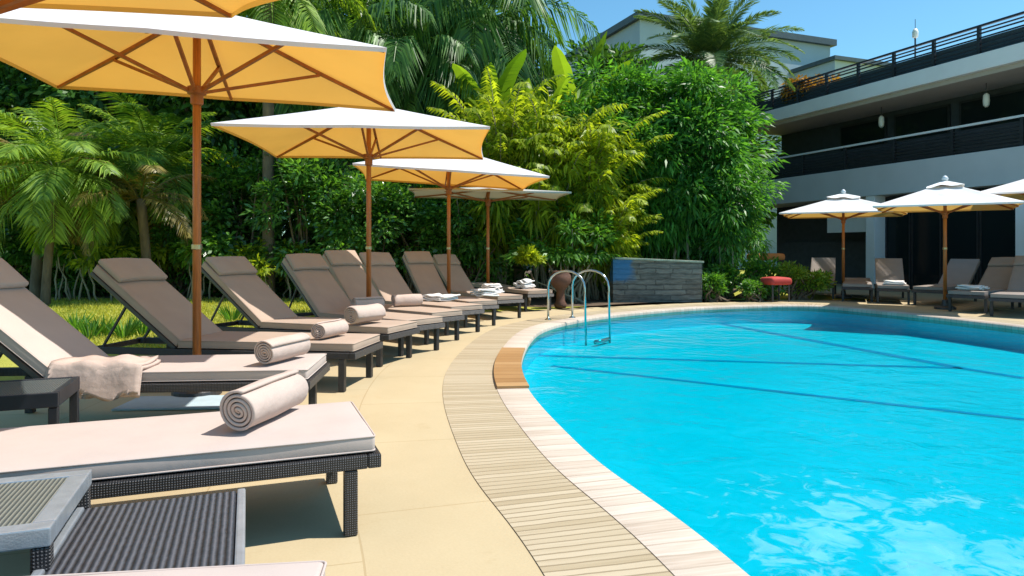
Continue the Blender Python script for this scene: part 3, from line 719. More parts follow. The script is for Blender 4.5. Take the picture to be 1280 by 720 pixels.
# ------------------------------------------------------------------ side tables
def table(p, th, sx, sy, h, top_m, frame_m, label, leg_m='dark_metal', skirt=0.05, rim=0.035):
    """p = far right corner of the top, table lies to the head side (-x) and near side"""
    t_ = R(th); hd = Vector((-math.cos(t_), -math.sin(t_))); wd = Vector((-math.sin(t_), math.cos(t_)))
    c = Vector(p) + hd * sx / 2 - wd * sy / 2
    t = thing('side_table', label, 'side table', (c.x, c.y, 0), PI + t_, 'side tables between the loungers')
    X, Y = sx / 2, sy / 2
    MB().box(-X + rim, X - rim, -Y + rim, Y - rim, h - 0.02, h - 0.003).build('table_top', top_m, t, bevel=0.002, seg=1)
    f = MB(); f.box(-X, X, -Y, -Y + rim - .001, h - skirt, h); f.box(-X, X, Y - rim + .001, Y, h - skirt, h)
    f.box(-X, -X + rim - .001, -Y + rim, Y - rim, h - skirt, h); f.box(X - rim + .001, X, -Y + rim, Y - rim, h - skirt, h)
    f.build('table_frame', frame_m, t, bevel=0.004, seg=2)
    for a in (-1, 1):
        for b in (-1, 1):
            MB().box(-.02, .02, -.02, .02, 0, h - skirt - .001).build('leg', leg_m, t, (a * (X - .022), b * (Y - .022), 0), bevel=0.004, seg=1)
    return t
def woven_table(p, th, sx, sy, h, label):
    t_ = R(th); hd = Vector((-math.cos(t_), -math.sin(t_))); wd = Vector((-math.sin(t_), math.cos(t_)))
    c = Vector(p) + hd * sx / 2 - wd * sy / 2
    t = thing('side_table', label, 'side table', (c.x, c.y, 0), PI + t_, 'side tables between the loungers')
    X, Y = sx / 2, sy / 2
    MB().box(-X + .025, X - .025, -Y + .002, Y - .002, h - .03, h).build('woven_top', 'woven_dark', t, bevel=0.008, seg=2)
    for s_ in (-1, 1):
        MB().box(*sorted((s_ * X, s_ * (X - .024))), -Y, Y, h - .06, h + .004).build('edge_rail', 'grey_metal', t, bevel=0.006, seg=2)
        MB().box(-X + .025, X - .025, *sorted((s_ * (Y - .002), s_ * (Y - .02))), h - .20, h - .031).build('woven_apron', 'wicker', t)
        for q in (-1, 1): MB().box(-.02, .02, -.02, .02, 0, h - .061).build('leg', 'wicker', t, (s_ * (X - .022), q * (Y - .03), 0), bevel=0.004, seg=1)
    return t
table(at(115, 586, .40), 21, .5, .46, .40, 'mesh_grey', 'grey_metal', 'table with grey ribbed top and pale metal edge at the lower left corner', 'wicker', .045, .05)
woven_table(at(307, 611, .30), 21, .46, .72, .30, 'low dark woven wicker table between the two nearest loungers')
table(at(100, 470, .37), 21, .48, .46, .37, 'mesh_slate', 'black_rail', 'small dark blue table between the second and third loungers, at left edge', 'black_rail', .07, .03)
tag(MB().box(-.42, .42, -.2, .2, 0, .012).build('ground_slab', 'slab_blue', None, (-2.20, 4.70, .001), (0, 0, R(4)), bevel=.004), 'pale blue grey thin slab lying on the deck under the half shaded lounger', 'mat')  # thin pale blue grey box lying flat on the deck

# ------------------------------------------------------------------ umbrellas
def umbrella(pos, label, W, Dp, He, peak, rot, tx=0.0, ty=0.0, m='canopy_amber', vent=False, pole_r=0.030, hub_drop=0.16, group='umbrellas by the left loungers', sag=0.038, hexa=None):
    t = thing('patio_umbrella', label, 'umbrella', (pos[0], pos[1], 0), 0, group)
    rz = Matrix.Rotation(R(rot), 3, 'Z'); tl = Matrix.Rotation(R(ty), 3, 'Y') @ Matrix.Rotation(R(tx), 3, 'X')
    piv = Vector((0, 0, He))
    def X(p): return tuple(tl @ ((rz @ Vector((p[0], p[1], 0))) + Vector((0, 0, p[2])) - piv) + piv)
    a, b = W / 2, Dp / 2
    per = [(a, b), (0, b), (-a, b), (-a, -b), (0, -b), (a, -b)]
    if vent: per = [(a, 0), (a, b), (0, b), (-a, b), (-a, 0), (-a, -b), (0, -b), (a, -b)]
    if hexa: per = [(hexa * math.cos(PI / 3 * k), hexa * math.sin(PI / 3 * k)) for k in range(6)]
    seg, rings = 10, 10; NS = len(per); N = NS * seg
    def perim(k):
        i, f = divmod(k % N, seg); f /= seg; p, q = per[i], per[(i + 1) % NS]
        e = 1 - (sag * math.sin(PI * f)); return (p[0] + (q[0] - p[0]) * f) * e, (p[1] + (q[1] - p[1]) * f) * e, math.sin(PI * f)
    V = []; F = []; r0 = 0.0 if not vent else 0.12
    for r in range(rings + 1):
        q = r0 + (1 - r0) * r / rings
        for k in range(N):
            x, y, s_ = perim(k); z = peak - (peak - He) * (q ** 0.94) - 0.022 * s_ * math.sin(PI * min(q, 1)) * (W / 2.8)
            V.append(X((x * q, y * q, z)))
    for r in range(rings):
        for k in range(N): F.append((r * N + k, r * N + (k + 1) % N, (r + 1) * N + (k + 1) % N, (r + 1) * N + k))
    cn = MB().add(V, F)
    # hem: a short turned-down edge with thickness
    V2 = []; F2 = []
    for k in range(N):
        x, y, s_ = perim(k); V2.append(X((x, y, He))); V2.append(X((x * .996, y * .996, He - .028)))
    for k in range(N): j = (k + 1) % N; F2.append((k * 2, j * 2, j * 2 + 1, k * 2 + 1))
    me = cn.mesh('canopy'); c = link_mesh('canopy', me, m, t, smooth=True)
    h = MB().add(V2, F2); link_mesh('hem', h.mesh('hem'), m, c)
    if vent:
        V3 = []; F3 = []; rs = random.Random(int(W * 100 + pos[0] * 10))
        for r in range(5):
            q = 0.27 * r / 4
            for k in range(N):
                x, y, s_ = perim(k); z = peak + 0.035 - (peak - He) * q * 1.0 + (0.016 * math.sin(k * .5 + pos[0] * 3) + .014 * math.sin(k * .23 + pos[1])) * q / .27
                V3.append(X((x * q, y * q, z)))
        for r in range(4):
            for k in range(N): F3.append((r * N + k, r * N + (k + 1) % N, (r + 1) * N + (k + 1) % N, (r + 1) * N + k))
        link_mesh('vent_flap', MB().add(V3, F3).mesh('vent'), 'canopy_white', t, smooth=True)
        MB().lathe([(.04, peak + .035), (.055, peak + .065), (.035, peak + .10), (.01, peak + .12)], 12).build('finial', 'white_frame', t, smooth=True)
    hz = He - hub_drop
    for i, p in enumerate(per):
        q0 = Vector(X((p[0] * .02, p[1] * .02, peak - .03))); q1 = Vector(X((p[0] * .985, p[1] * .985, He - 0.012)))
        qm = q0.lerp(q1, .5)
        MB().tube([q0 - Vector((0, 0, .012)), qm - Vector((0, 0, .020)), q1 - Vector((0, 0, .006))], [0.017, 0.019, 0.014], 4).build('rib', 'wood_rib', t)
        s1 = q0.lerp(q1, .56) - Vector((0, 0, .035)); d = Vector((s1.x, s1.y, 0)).normalized()
        MB().tube([Vector((d.x * .055, d.y * .055, hz)), s1], 0.016, 4).build('strut', 'wood_rib', t)
    MB().tube([(0, 0, 0.02), (0, 0, peak - .02)], [pole_r, pole_r * .92], 14).build('pole', 'wood_orange', t, smooth=True)
    MB().lathe([(pole_r + .004, hz - .10), (pole_r + .014, hz - .09), (pole_r + .014, hz - .03), (pole_r + .035, hz - .02), (pole_r + .035, hz + .03), (pole_r + .006, hz + .035)], 16).build('hub', 'wood_rib', t, smooth=False)
    MB().lathe([(pole_r + .003, 1.05), (pole_r + .007, 1.055), (pole_r + .007, 1.085), (pole_r + .003, 1.09)], 14).build('joint_ring', 'brass', t)
    MB().lathe([(.17, 0.0), (.17, .035), (.15, .05), (.06, .06), (.045, .16), (pole_r + .004, .165)], 20).build('base', 'dark_metal', t)
    return t
umbrella((-2.15, 2.72), 'umbrella whose amber underside corner hangs in at the top left', 2.55, 2.1, 2.15, 2.57, 64, 12.4, 2.3, hexa=1.30)
umbrella((-2.29, 5.0), 'large amber umbrella over the half shaded lounger, biggest full canopy', 2.80, 1.92, 2.36, 2.82, 8, 0, 2.4)
umbrella((-1.655, 7.95), 'middle amber umbrella with white top, second full canopy from the left', 2.72, 2.35, 2.28, 2.75, 4, 0, 0.0)
umbrella((-.983, 10.7), 'tilted amber umbrella leaning right over the far end of the left row', 2.72, 2.45, 2.17, 2.65, 8, .5, 3.0)
umbrella((-.429, 12.3), 'flat shade-grey umbrella seen edge on before the dark shrubs', 2.72, 1.75, 2.04, 2.17, 5, 0, 0.8, 'canopy_shaded', hub_drop=.12)
GU = 'white umbrellas on the right deck'
umbrella((7.20, 14.95), 'small white umbrella left of the right-hand group', 2.42, 2.4, 1.82, 2.24, -26, 0, 0, 'canopy_cream', True, group=GU, hub_drop=.10, sag=.03)
umbrella((7.66, 12.17), 'big white umbrella with ruffled top vent on the right deck', 2.12, 2.12, 1.80, 2.24, -32, 0, 0, 'canopy_cream', True, group=GU, hub_drop=.10, sag=.03)
umbrella((9.55, 12.2), 'white umbrella cut off by the right picture edge', 2.15, 2.15, 2.03, 2.45, -38, 0, 0, 'canopy_cream', True, group=GU, hub_drop=.10, sag=.03)

# ------------------------------------------------------------------ ladder
lad = thing('pool_ladder', 'chrome pool ladder with two arched handrails at the far left pool edge', 'ladder', (0.925, 10.55, 0))
nin = Vector((.82, -.57, 0)); tan_ = Vector((.57, .82, 0))
for k, off in enumerate((0.0, -.50)):
    b = tan_ * off + (Vector((0, 0, 0)) if k == 0 else Vector((-0.10, 0.12, 0))); pts = [b + Vector((0, 0, 0.004)), b + Vector((0, 0, .50))]
    for q in range(1, 10):
        a = PI * q / 10; pts.append(b + nin * (.31 * (1 - math.cos(a))) + Vector((0, 0, .50 + .24 * math.sin(a))))
    pts += [b + nin * .62 + Vector((0, 0, .50)), b + nin * .64 + Vector((0, 0, -.33))]
    r_ = MB().tube(pts, 0.0165, 10).build('handrail', 'chrome', lad, smooth=True)
    MB().lathe([(.05, .004), (.05, .012), (.03, .025), (.023, .03)], 14, (b.x, b.y)).build('flange', 'chrome', r_)
for z in (-.27,):
    c = nin * .645 + tan_ * -.25
    MB().tube([c - tan_ * .22 + Vector((0, 0, z)), c + tan_ * .22 + Vector((0.0, 0, z))], .03, 8).build('tread', 'chrome', lad, smooth=True)

# ------------------------------------------------------------------ low stone wall, urn
wl = thing('stone_wall', 'low grey stacked stone feature wall with a blue left end by the pool', 'wall', (2.02, 13.75, 0), R(2))
mb = MB(); n = 12
for k in range(n):
    x0, x1 = 1.78 * k / n, 1.78 * (k + 1) / n
mb.add([(0, 0, -.01), (1.8, 0, -.01), (1.8, .38, -.01), (0, .38, -.01), (0, 0, .86), (1.8, 0, .78), (1.8, .38, .78), (0, .38, .86)],
       [(0, 3, 2, 1), (4, 5, 6, 7), (0, 1, 5, 4), (1, 2, 6, 5), (2, 3, 7, 6), (3, 0, 4, 7)])
mb.build('wall_body', 'stacked_stone', wl)
MB().add([(-.02, -.03, .862), (1.83, -.03, .782), (1.83, .41, .782), (-.02, .41, .862), (-.02, -.03, .90), (1.83, -.03, .82), (1.83, .41, .82), (-.02, .41, .90)],
         [(0, 3, 2, 1), (4, 5, 6, 7), (0, 1, 5, 4), (1, 2, 6, 5), (2, 3, 7, 6), (3, 0, 4, 7)]).build('coping_cap', 'cap_moss', wl, bevel=.008)
tag(MB().lathe([(.10, -.005), (.12, .05), (.08, .12), (.07, .30), (.14, .38), (.20, .48), (.19, .58), (.14, .64), (.155, .66), (.12, .66), (.115, .62)], 24).build('garden_urn', 'terracotta', None, (.88, 12.5, 0), smooth=True),
    'brown terracotta urn standing behind the ladder handrails', 'urn')

# ------------------------------------------------------------------ buildings
BP = (10.4, 16.5); BR = math.atan2(.937, -.349)
hb = thing('hotel_building', 'white hotel wing with dark balcony railings and glass doors on the right', 'building', (*BP, 0), BR)
x0, x1 = -9.0, 7.5
MB().box(x0, x1, -7, 0, 5.15, 5.53).build('roof_slab', 'plaster_white', hb, bevel=.01)
MB().box(x0, x1 - .05, -7, -.15, 5.04, 5.148).build('soffit', 'plaster_taupe', hb)
MB().box(x0, x1 - .1, -7, -1.7, 3.305, 5.035).build('upper_wall', 'room_dark', hb)
MB().box(x0, x1 - .1, -7, -.06, 2.50, 3.30).build('wall', 'plaster_grey', hb, bevel=.01)
MB().box(x0, x1 - .1, -7.0, -1.5, 0.0, 2.497).build('inner_wall', 'room_dark', hb)
MB().box(x0, x1 + .1, -1.4, 3.2, -.01, .006).build('terrace_floor', 'deck_stone', hb)
# upper windows
for k in range(7):
    xx = x0 + .4 + k * 1.95
    w_ = MB().box(xx, xx + 1.7, -1.698, -1.66, 3.5, 4.9).build('window', 'black_rail', hb)
    MB().box(xx + .07, xx + 1.63, -1.659, -1.65, 3.56, 4.84).build('pane', 'glass_dark', w_)
# ground floor glass doors between the columns
for xa, xb in ((-1.45, -.50), (-.48, .44), (.46, 1.30), (1.32, 2.08), (-5.2, -4.1), (-4.05, -3.0), (-2.95, -1.95)):
    d = MB(); d.box(xa, xb, -.50, -.45, .02, .08); d.box(xa, xb, -.50, -.45, 2.40, 2.47); d.box(xa, xa + .05, -.50, -.45, .081, 2.399); d.box(xb - .05, xb, -.50, -.45, .081, 2.399)
    f = d.build('glass_door', 'black_rail', hb)
    MB().box(xa + .051, xb - .051, -.48, -.47, .082, 2.398).build('pane', 'glass_dark', f)
for xc in (2.24, -1.70):
    MB().box(xc - .14, xc + .14, -.75, -.08, 0.0, 2.498).build('column', 'plaster_white', hb, bevel=.008)
MB().box(2.75, 4.15, -.62, -.5, 1.55, 2.497).build('white_panel', 'plaster_white', hb)
MB().box(2.75, 7.0, -1.49, -1.2, 0.0, 1.3).build('low_partition', 'room_dark', hb)
def railing(name, xs, z0, z1, bars, y, m, top_m=None):
    r = MB(); 
    for z in bars: r.box(x0, x1 - .1, y - .015, y + .015, z - .016, z + .016)
    o = r.build(name, m, hb)
    MB().box(x0, x1 - .1, y - .03, y + .03, z1 - .05, z1).build('handrail', top_m or m, o)
    for x in xs: MB().box(x - .035, x + .035, y - .034, y - .016 + .05, z0, z1 - .051).build('post', m, o)
    return o
railing('roof_railing', [1.53 + 1.13 * k for k in range(-9, 6)], 5.532, 6.22, (5.62, 5.70, 5.80, 5.92, 6.02, 6.10), -.12, 'black_rail')
railing('balcony_railing', [1.5 + 1.6 * k for k in range(-6, 4)], 3.302, 3.98, (3.36, 3.44, 3.52, 3.60, 3.68, 3.76, 3.84), -.10, 'black_rail', 'white_frame')
MB().box(x0, x1 - .15, -.30, -.27, 3.302, 3.85).build('railing_screen', 'room_dark', hb)
MB().box(x0, x1 - .15, -.34, -.30, 5.532, 5.95).build('parapet_screen', 'roof_edge', hb)
def box_thing(name, label, cat, parts, loc, rz=0, group=None):
    t = thing(name, label, cat, loc, rz, group)
    for pn, m, bxs in parts:
        mb = MB()
        for b in bxs: mb.box(*b)
        mb.build(pn, m, t, bevel=.004, seg=1)
    return t
def bpt(x, y): return (BP[0] + x * -.349 + y * -.937, BP[1] + x * .937 + y * -.349)
for k, (x, lab) in enumerate(((-.35, 'white oval lamp under the hotel soffit nearer the right picture edge'), (2.6, 'white oval lamp under the hotel soffit nearer the tree'))):
    p = bpt(x, -.9); t = thing('wall_lamp', lab, 'lamp', (*p, 0), BR, 'lamps under the hotel soffit')
    MB().lathe([(.012, 4.80), (.012, 5.038)], 8).build('stem', 'dark_metal', t)
    MB().lathe([(.025, 4.46), (.065, 4.51), (.075, 4.62), (.065, 4.75), (.025, 4.80)], 16).build('lamp_shade', 'lamp_white', t, smooth=True)
p = bpt(3.3, -.488)
sg = thing('wall_sign', 'small dark and red sign on the white panel under the hotel', 'sign', (*p, 2.02), BR)
MB().box(-.24, .24, 0.0, .012, -.10, .10).build('board', 'sign_white', sg)
MB().box(.04, .20, .0125, .016, -.075, .075).build('dark_field', 'sign_black', sg); MB().box(-.20, .02, .0125, .016, -.05, .06).build('red_field', 'sign_red', sg)
p = bpt(1.35, -.7)
rl_ = thing('roof_lamp', 'slim mast with white lamp standing on the hotel roof', 'lamp', (p[0] - .03, p[1], 5.53), BR)
MB().tube([(0, 0, 0), (0, 0, 1.05)], .022, 8).build('mast', 'dark_metal', rl_)
MB().lathe([(.03, 1.05), (.07, 1.08), (.075, 1.22), (.04, 1.30)], 12).build('lamp_head', 'lamp_white', rl_, smooth=True)
MB().tube([(0.0, 0, 1.30), (0, 0, 1.55)], .008, 6).build('antenna', 'dark_metal', rl_)
# rear building, a corner towards the pool
rb = thing('rear_building', 'blue grey flat roofed block rising behind the trees', 'building', (6.5, 35, 0), math.atan2(4.6, 11.8))
L1_ = math.hypot(12.1, 3.8)
MB().box(0, L1_, .0, 26.0, 0, 12.75).build('wall', 'far_wall_light', rb)
MB().box(-.25, L1_ + .25, -.25, 26.2, 12.752, 13.1).build('roof', 'roof_edge', rb)
MB().box(L1_ - 2.8, L1_ + 3.2, -3, -.002, 0, 10.9).build('lower_wing', 'far_wall', rb)
MB().box(L1_ - 3.0, L1_ + 3.4, -3.2, -.004, 10.902, 11.1).build('wing_roof', 'roof_edge', rb)

# ------------------------------------------------------------------ plants
def norm(a): return a / np.maximum(np.linalg.norm(a, axis=1), 1e-6)[:, None]
class Leaves:
    def __init__(s): s.V = []; s.n = 0
    def add(s, P, D, N, L, W, droop=0.0, fold=0.2):
        P = np.asarray(P, float); n = len(P); D = norm(np.asarray(D, float)); S = norm(np.cross(D, np.asarray(N, float) + 1e-4)); U = np.cross(S, D)
        L = np.broadcast_to(np.asarray(L, float), (n,))[:, None]; W = np.broadcast_to(np.asarray(W, float), (n,))[:, None]
        down = np.array([0, 0, -1.0])
        mid = P + D * L * 0.45 - U * W * fold * 0.5
        tip = P + D * L + down * L * droop
        q = np.stack([P, mid + S * W / 2 + U * W * fold, tip, mid - S * W / 2 + U * W * fold], 1)
        s.V.append(q.reshape(-1, 3)); s.n += n
    def mesh(s, name):
        V = np.vstack(s.V); return np_mesh(name, V, np.arange(len(V)).reshape(-1, 4))
def rnd_dirs(n, up=0.0):
    d = rng.normal(size=(n, 3)); d[:, 2] += up; return norm(d)
def crown_leaves(lv, n, center, rad, K, cr, L, W, droop=0.2, flat=0.6, shell=0.55, zfloor=None):
    """clumps of leaves spread through an ellipsoid"""
    center = np.array(center); rad = np.array(rad)
    C = rnd_dirs(K) * (shell + (1 - shell) * rng.random((K, 1))) * rad + center
    wgt = rng.random(K) + 0.4; ci = rng.choice(K, n, p=wgt / wgt.sum())
    csz = cr * (0.6 + 0.8 * rng.random(K))
    off = rnd_dirs(n) * (rng.random((n, 1)) ** 0.5) * csz[ci][:, None]; off[:, 2] *= 0.7
    P = C[ci] + off
    if zfloor is not None: P[:, 2] = np.maximum(P[:, 2], zfloor + 0.1 * rng.random(n))
    D = norm(off) * 0.8 + norm(C[ci] - center) * 0.5 + rnd_dirs(n) * 0.6; D[:, 2] -= droop
    N = rnd_dirs(n) * (1 - flat) + np.array([0, 0, 1]) * flat + norm(P - center) * 0.4
    l = L * (0.6 + 0.8 * rng.random(n)); lv.add(P, D, N, l, W * (l / L), droop * 0.5)
    return C
def frond(lv, mb, base, az, el, length, bend, nl, ll, lw, sag=0.35, rr=0.02, up=0.0, start=0.12, twist=0.0):
    k = 14; t = np.linspace(0, 1, k); e = el - bend * t ** 1.3; ds = length / (k - 1)
    pts = [np.array(base, float)]; tan_s = []
    for i in range(k):
        d = np.array([math.cos(e[i]) * math.cos(az + twist * t[i]), math.cos(e[i]) * math.sin(az + twist * t[i]), math.sin(e[i])]); tan_s.append(d)
        if i < k - 1: pts.append(pts[-1] + d * ds)
    pts = np.array(pts); tan_s = np.array(tan_s)
    if mb is not None: mb.tube([tuple(p) for p in pts[::2]] , [rr * (1 - .8 * q) for q in t[::2]], 3, False)
    u = np.linspace(start, 0.99, nl) ; u = np.concatenate([u, u])
    side = np.concatenate([np.ones(nl), -np.ones(nl)])
    P = np.stack([np.interp(u, t, pts[:, c]) for c in range(3)], 1); Tn = np.stack([np.interp(u, t, tan_s[:, c]) for c in range(3)], 1)
    hs = np.stack([-Tn[:, 1], Tn[:, 0], np.zeros(len(u))], 1); hs = norm(hs)
    D = hs * side[:, None] * 0.85 + Tn * (0.45 + 0.5 * u[:, None]) + np.array([0, 0, up]) + rng.normal(size=(len(u), 3)) * 0.10
    prof = np.sin(np.clip(u * 0.9 + 0.12, 0, 1) * PI) ** 0.6
    Lf = ll * prof * (0.85 + 0.3 * rng.random(len(u)))
    lv.add(P, D, np.cross(D, Tn) * side[:, None] + np.array([0, 0, .3]), Lf, lw, sag, 0.12)
    return pts

def plant(name, label, cat, loc, group, leaf_me, leaf_m, part='foliage', trunk=None, trunk_m='bark', rz=0.0, sc=1.0):
    t = thing(name, label, cat, loc, rz, group); t.scale = (sc, sc, sc) if not hasattr(sc, '__len__') else sc
    link_mesh(part, leaf_me, leaf_m, t)
    if trunk is not None:
        me = trunk if isinstance(trunk, bpy.types.Mesh) else trunk.mesh('trunk')
        me.polygons.foreach_set('use_smooth', [True] * len(me.polygons)); link_mesh('trunk', me, trunk_m, t)
    return t
def wob(p0, p1, n=6, amp=.08):
    p0 = np.array(p0, float); p1 = np.array(p1, float)
    return [tuple(p0 + (p1 - p0) * i / (n - 1) + (rng.normal(size=3) * amp * (0 < i < n - 1)) * np.array([1, 1, .2])) for i in range(n)]

# shrub prototypes ------------------------------------------------
def shrub_mesh(n, rad, h, K, cr, L, W, droop=.15, flat=.55, low=.25):
    lv = Leaves(); C = crown_leaves(lv, n, (0, 0, h * .52), (rad, rad * .8, h * .5), K, cr, L, W, droop, flat, .45, low)
    mb = MB()
    for c in C[::max(1, len(C) // 14)]:
        b = (rng.normal() * .12, rng.normal() * .12, -.02); mb.tube(wob(b, c, 5, .06), [.035, .028, .022, .016, .010], 5)
    return lv.mesh('foliage'), mb.mesh('stems')
gloss = [shrub_mesh(9000, 1.35, 3.1, 46, .42, .125, .055), shrub_mesh(9000, 1.25, 2.9, 40, .45, .115, .06), shrub_mesh(8000, 1.4, 3.3, 44, .40, .14, .05)]
LB = ['glossy dark green shrub', 'broad glossy green shrub', 'tall glossy leaved shrub']
places = [(-13.2, 16.2, 1.0, 'at the far left edge of the garden'), (-11.2, 15.6, .95, 'behind the leftmost small palm'), (-9.3, 16.0, 1.05, 'left of the wide open backrest'),
          (-7.5, 15.5, 1.0, 'above the wide open backrest'), (-5.9, 15.2, 1.12, 'just right of the first full umbrella pole'), (-4.4, 14.9, 1.08, 'in the middle between the first two umbrella poles'),
          (-3.2, 14.6, .92, 'left of the second umbrella pole'), (-2.1, 14.8, .95, 'between the second and third umbrella poles'), (-.9, 14.7, .9, 'behind the flat shade-grey umbrella')]
for k, (x, y, s_, wh) in enumerate(places):
    me, st = gloss[k % 3]
    plant('garden_shrub', f'{LB[k % 3]} {wh}', 'shrub', (x, y, -.01), 'shrubs behind the lawn', me, 'leaf_gloss' if k % 2 == 0 else 'leaf_mid' if k in (5,) else 'leaf_gloss', 'foliage', st, 'bark', k * 1.3, s_)
# low dark filler: ground cover that nobody could count
lv = Leaves(); n = 16000
X_ = rng.uniform(-20, 4.2, n); Y_ = rng.uniform(15.2, 18.5, n); Z_ = rng.random(n) ** 1.4 * 1.1 * (0.6 + .4 * np.sin(X_ * 1.3) * np.sin(Y_ * 1.7 + X_)) + .03
D_ = rnd_dirs(n, .4); lv.add(np.stack([X_, Y_, Z_], 1), D_, rnd_dirs(n, .8), .13 + .12 * rng.random(n), .06, .2)
tag(link_mesh('undergrowth', lv.mesh('undergrowth'), 'leaf_deep'), kind='stuff')

lv = Leaves(); n = 42000
X_ = rng.uniform(-30, 0.1, n); Y_ = rng.uniform(22.0, 26.0, n); top = 8.6 + 1.2 * np.sin(X_ * .9) + .8 * np.sin(X_ * 2.3 + 1)
Z_ = rng.random(n) * top
lv.add(np.stack([X_, Y_, Z_], 1), rnd_dirs(n, -.1), rnd_dirs(n, .6), .35 + .25 * rng.random(n), .20, .2)
tag(link_mesh('woodland', lv.mesh('woodland'), 'leaf_deep'), kind='stuff')
# big background trees --------------------------------------------
def tree_mesh(n, h, rad, K, cr, L, W, trunk_h, seedr=1, droop=.2, tr=.16):
    lv = Leaves(); cz = trunk_h + (h - trunk_h) / 2
    C = crown_leaves(lv, n, (0, 0, cz), (rad, rad * .9, (h - trunk_h) / 2), K, cr, L, W, droop, .5, .4)
    mb = MB(); top = (rng.normal() * .2, rng.normal() * .2, cz + .3 * (h - cz)); mb.tube(wob((0, 0, -.05), top, 7, .10), [tr, tr * .9, tr * .8, tr * .7, tr * .55, tr * .4, tr * .25], 9)
    for c in C[::max(1, len(C) // 16)]:
        f = .25 + .6 * rng.random(); b = np.array([0, 0, -.05]) * (1 - f) + np.array(top) * f; mb.tube(wob(b, c, 5, .12), [tr * .4, tr * .32, tr * .24, tr * .16, tr * .08], 5)
    return lv.mesh('crown'), mb.mesh('trunk')
bigs = [tree_mesh(13000, 10.5, 2.5, 70, .75, .26, .11, 1.8), tree_mesh(13000, 9.5, 2.3, 64, .7, .24, .10, 1.6)]
bt = [(-18, 19.5, 'at the far left behind the parasol corner'), (-14.6, 18.6, 'behind the leftmost umbrella edge'), (-11.5, 19.3, 'behind the largest amber canopy, left part'), (-8.3, 18.8, 'behind the largest amber canopy, right part'),
      (-5.2, 19.4, 'left of the bright feathery palm'), (-2.6, 20.2, 'behind the drooping fan palm'), (-1.5, 20.9, 'rightmost of the dark trees against the sky')]
for k, (x, y, wh) in enumerate(bt):
    me, st = bigs[k % 2]; plant('shade_tree', f'tall dense dark green tree {wh}', 'tree', (x, y, -.02), 'tall trees behind the shrubs', me, 'leaf_deep' if k != 3 else 'leaf_gloss', 'crown', st, 'bark', k * 2.1, 1.0 - .06 * (k == 6))

# palms -----------------------------------------------------------
def palm_mesh(h, nf, fl, nl, ll, lw, el_hi=1.35, el_lo=-.1, bend=1.5, sag=.35, tr=.11, lean=(0, 0), up=0.0, skirt=0.0):
    lv = Leaves(); mb = MB(); tb = MB(); top = np.array([lean[0], lean[1], h])
    tb.tube([(lean[0] * (q ** 1.6), lean[1] * (q ** 1.6), -.05 + (h + .05) * q) for q in np.linspace(0, 1, 9)], [tr * 1.25, tr * 1.05, tr, tr, tr * .95, tr * .95, tr * .95, tr, tr * .9], 9)
    for k in range(nf):
        f = k / nf; el = el_hi + (el_lo - el_hi) * f + rng.normal() * .08; az = k * 2.399 + rng.normal() * .15
        frond(lv, mb, top + np.array([math.cos(az), math.sin(az), 0]) * tr * .6, az, el, fl * (.85 + .3 * rng.random()), bend * (.8 + .4 * rng.random()), nl, ll, lw, sag, .022, up)
    leaf = lv.mesh('crown')
    rb_ = mb.mesh('rachis'); bm = bmesh.new(); bm.from_mesh(leaf); bm.from_mesh(rb_); me = bpy.data.meshes.new('crown'); bm.to_mesh(me); bm.free()
    return me, tb.mesh('trunk')
GP = 'palms in the garden'
me, st = palm_mesh(2.7, 38, 1.9, 48, .55, .04, 1.35, -.8, 1.3, .3, .08, (.25, 0))
plant('garden_palm', 'small palm with stiff fronds at the left edge before the shrubs', 'palm tree', (-8.75, 12.9, -.02), GP, me, 'leaf_palm', 'crown', st, 'bark', 0.4, .95)
me2, st2 = palm_mesh(2.2, 16, 1.8, 36, .42, .03, 1.1, -.5, 1.5, .35, .10, (-.3, .1))
plant('garden_palm', 'low palm with yellowing arching fronds left of the first umbrella pole', 'palm tree', (-7.4, 14.0, -.02), GP, me2, 'leaf_dry', 'crown', st2, 'bark', 1.9, .95)
plant('garden_palm', 'dry brownish palm low among the shrubs at the far left edge', 'palm tree', (-9.9, 14.3, -.02), GP, me2, 'leaf_dry', 'crown', st2, 'bark', 3.3, 1.15)
plant('garden_palm', 'pale green feathery palm behind the low dry palm on the left', 'palm tree', (-7.9, 15.2, -.02), GP, me, 'leaf_palm_bright', 'crown', st, 'bark', 2.2, 1.1)
def thin_mesh(n, h):
    lv = Leaves(); mb = MB(); cs = []
    for k in range(7):
        b = np.array([rng.normal() * .3, rng.normal() * .2, -.02]); tp = b + np.array([rng.normal() * .18, rng.normal() * .15, h * (.7 + .4 * rng.random())]); mb.tube(wob(b, tp, 6, .03), [.022, .02, .018, .016, .012, .008], 5); cs.append(tp)
    for c in cs: crown_leaves(lv, n // 7, tuple(c), (.32, .30, .26), 6, .16, .15, .06, .3, .5, .4)
    return lv.mesh('foliage'), mb.mesh('stems')
thin = [thin_mesh(900, 1.25), thin_mesh(900, 1.0)]
for k, (x, y, lab) in enumerate(((-9.0, 14.15, 'thin stemmed plant with yellow green tops near the left palm trunk'), (-7.9, 14.3, 'thin pale stemmed plant left of the wide open backrest'), (-6.6, 14.25, 'thin stemmed plant just left of the first full umbrella pole'), (-5.0, 14.1, 'thin stemmed plant with light leaves right of the first full umbrella pole'))):
    a, b = thin[k % 2]; plant('garden_plant', lab, 'plant', (x, y, -.02), 'thin stemmed plants behind the lawn', a, 'leaf_lime' if k % 3 == 0 else 'leaf_mid', 'foliage', b, 'bark_pale', k * 1.3)
me3, st3 = palm_mesh(6.4, 24, 2.5, 60, .62, .04, 1.3, -.35, 1.75, .5, .12)
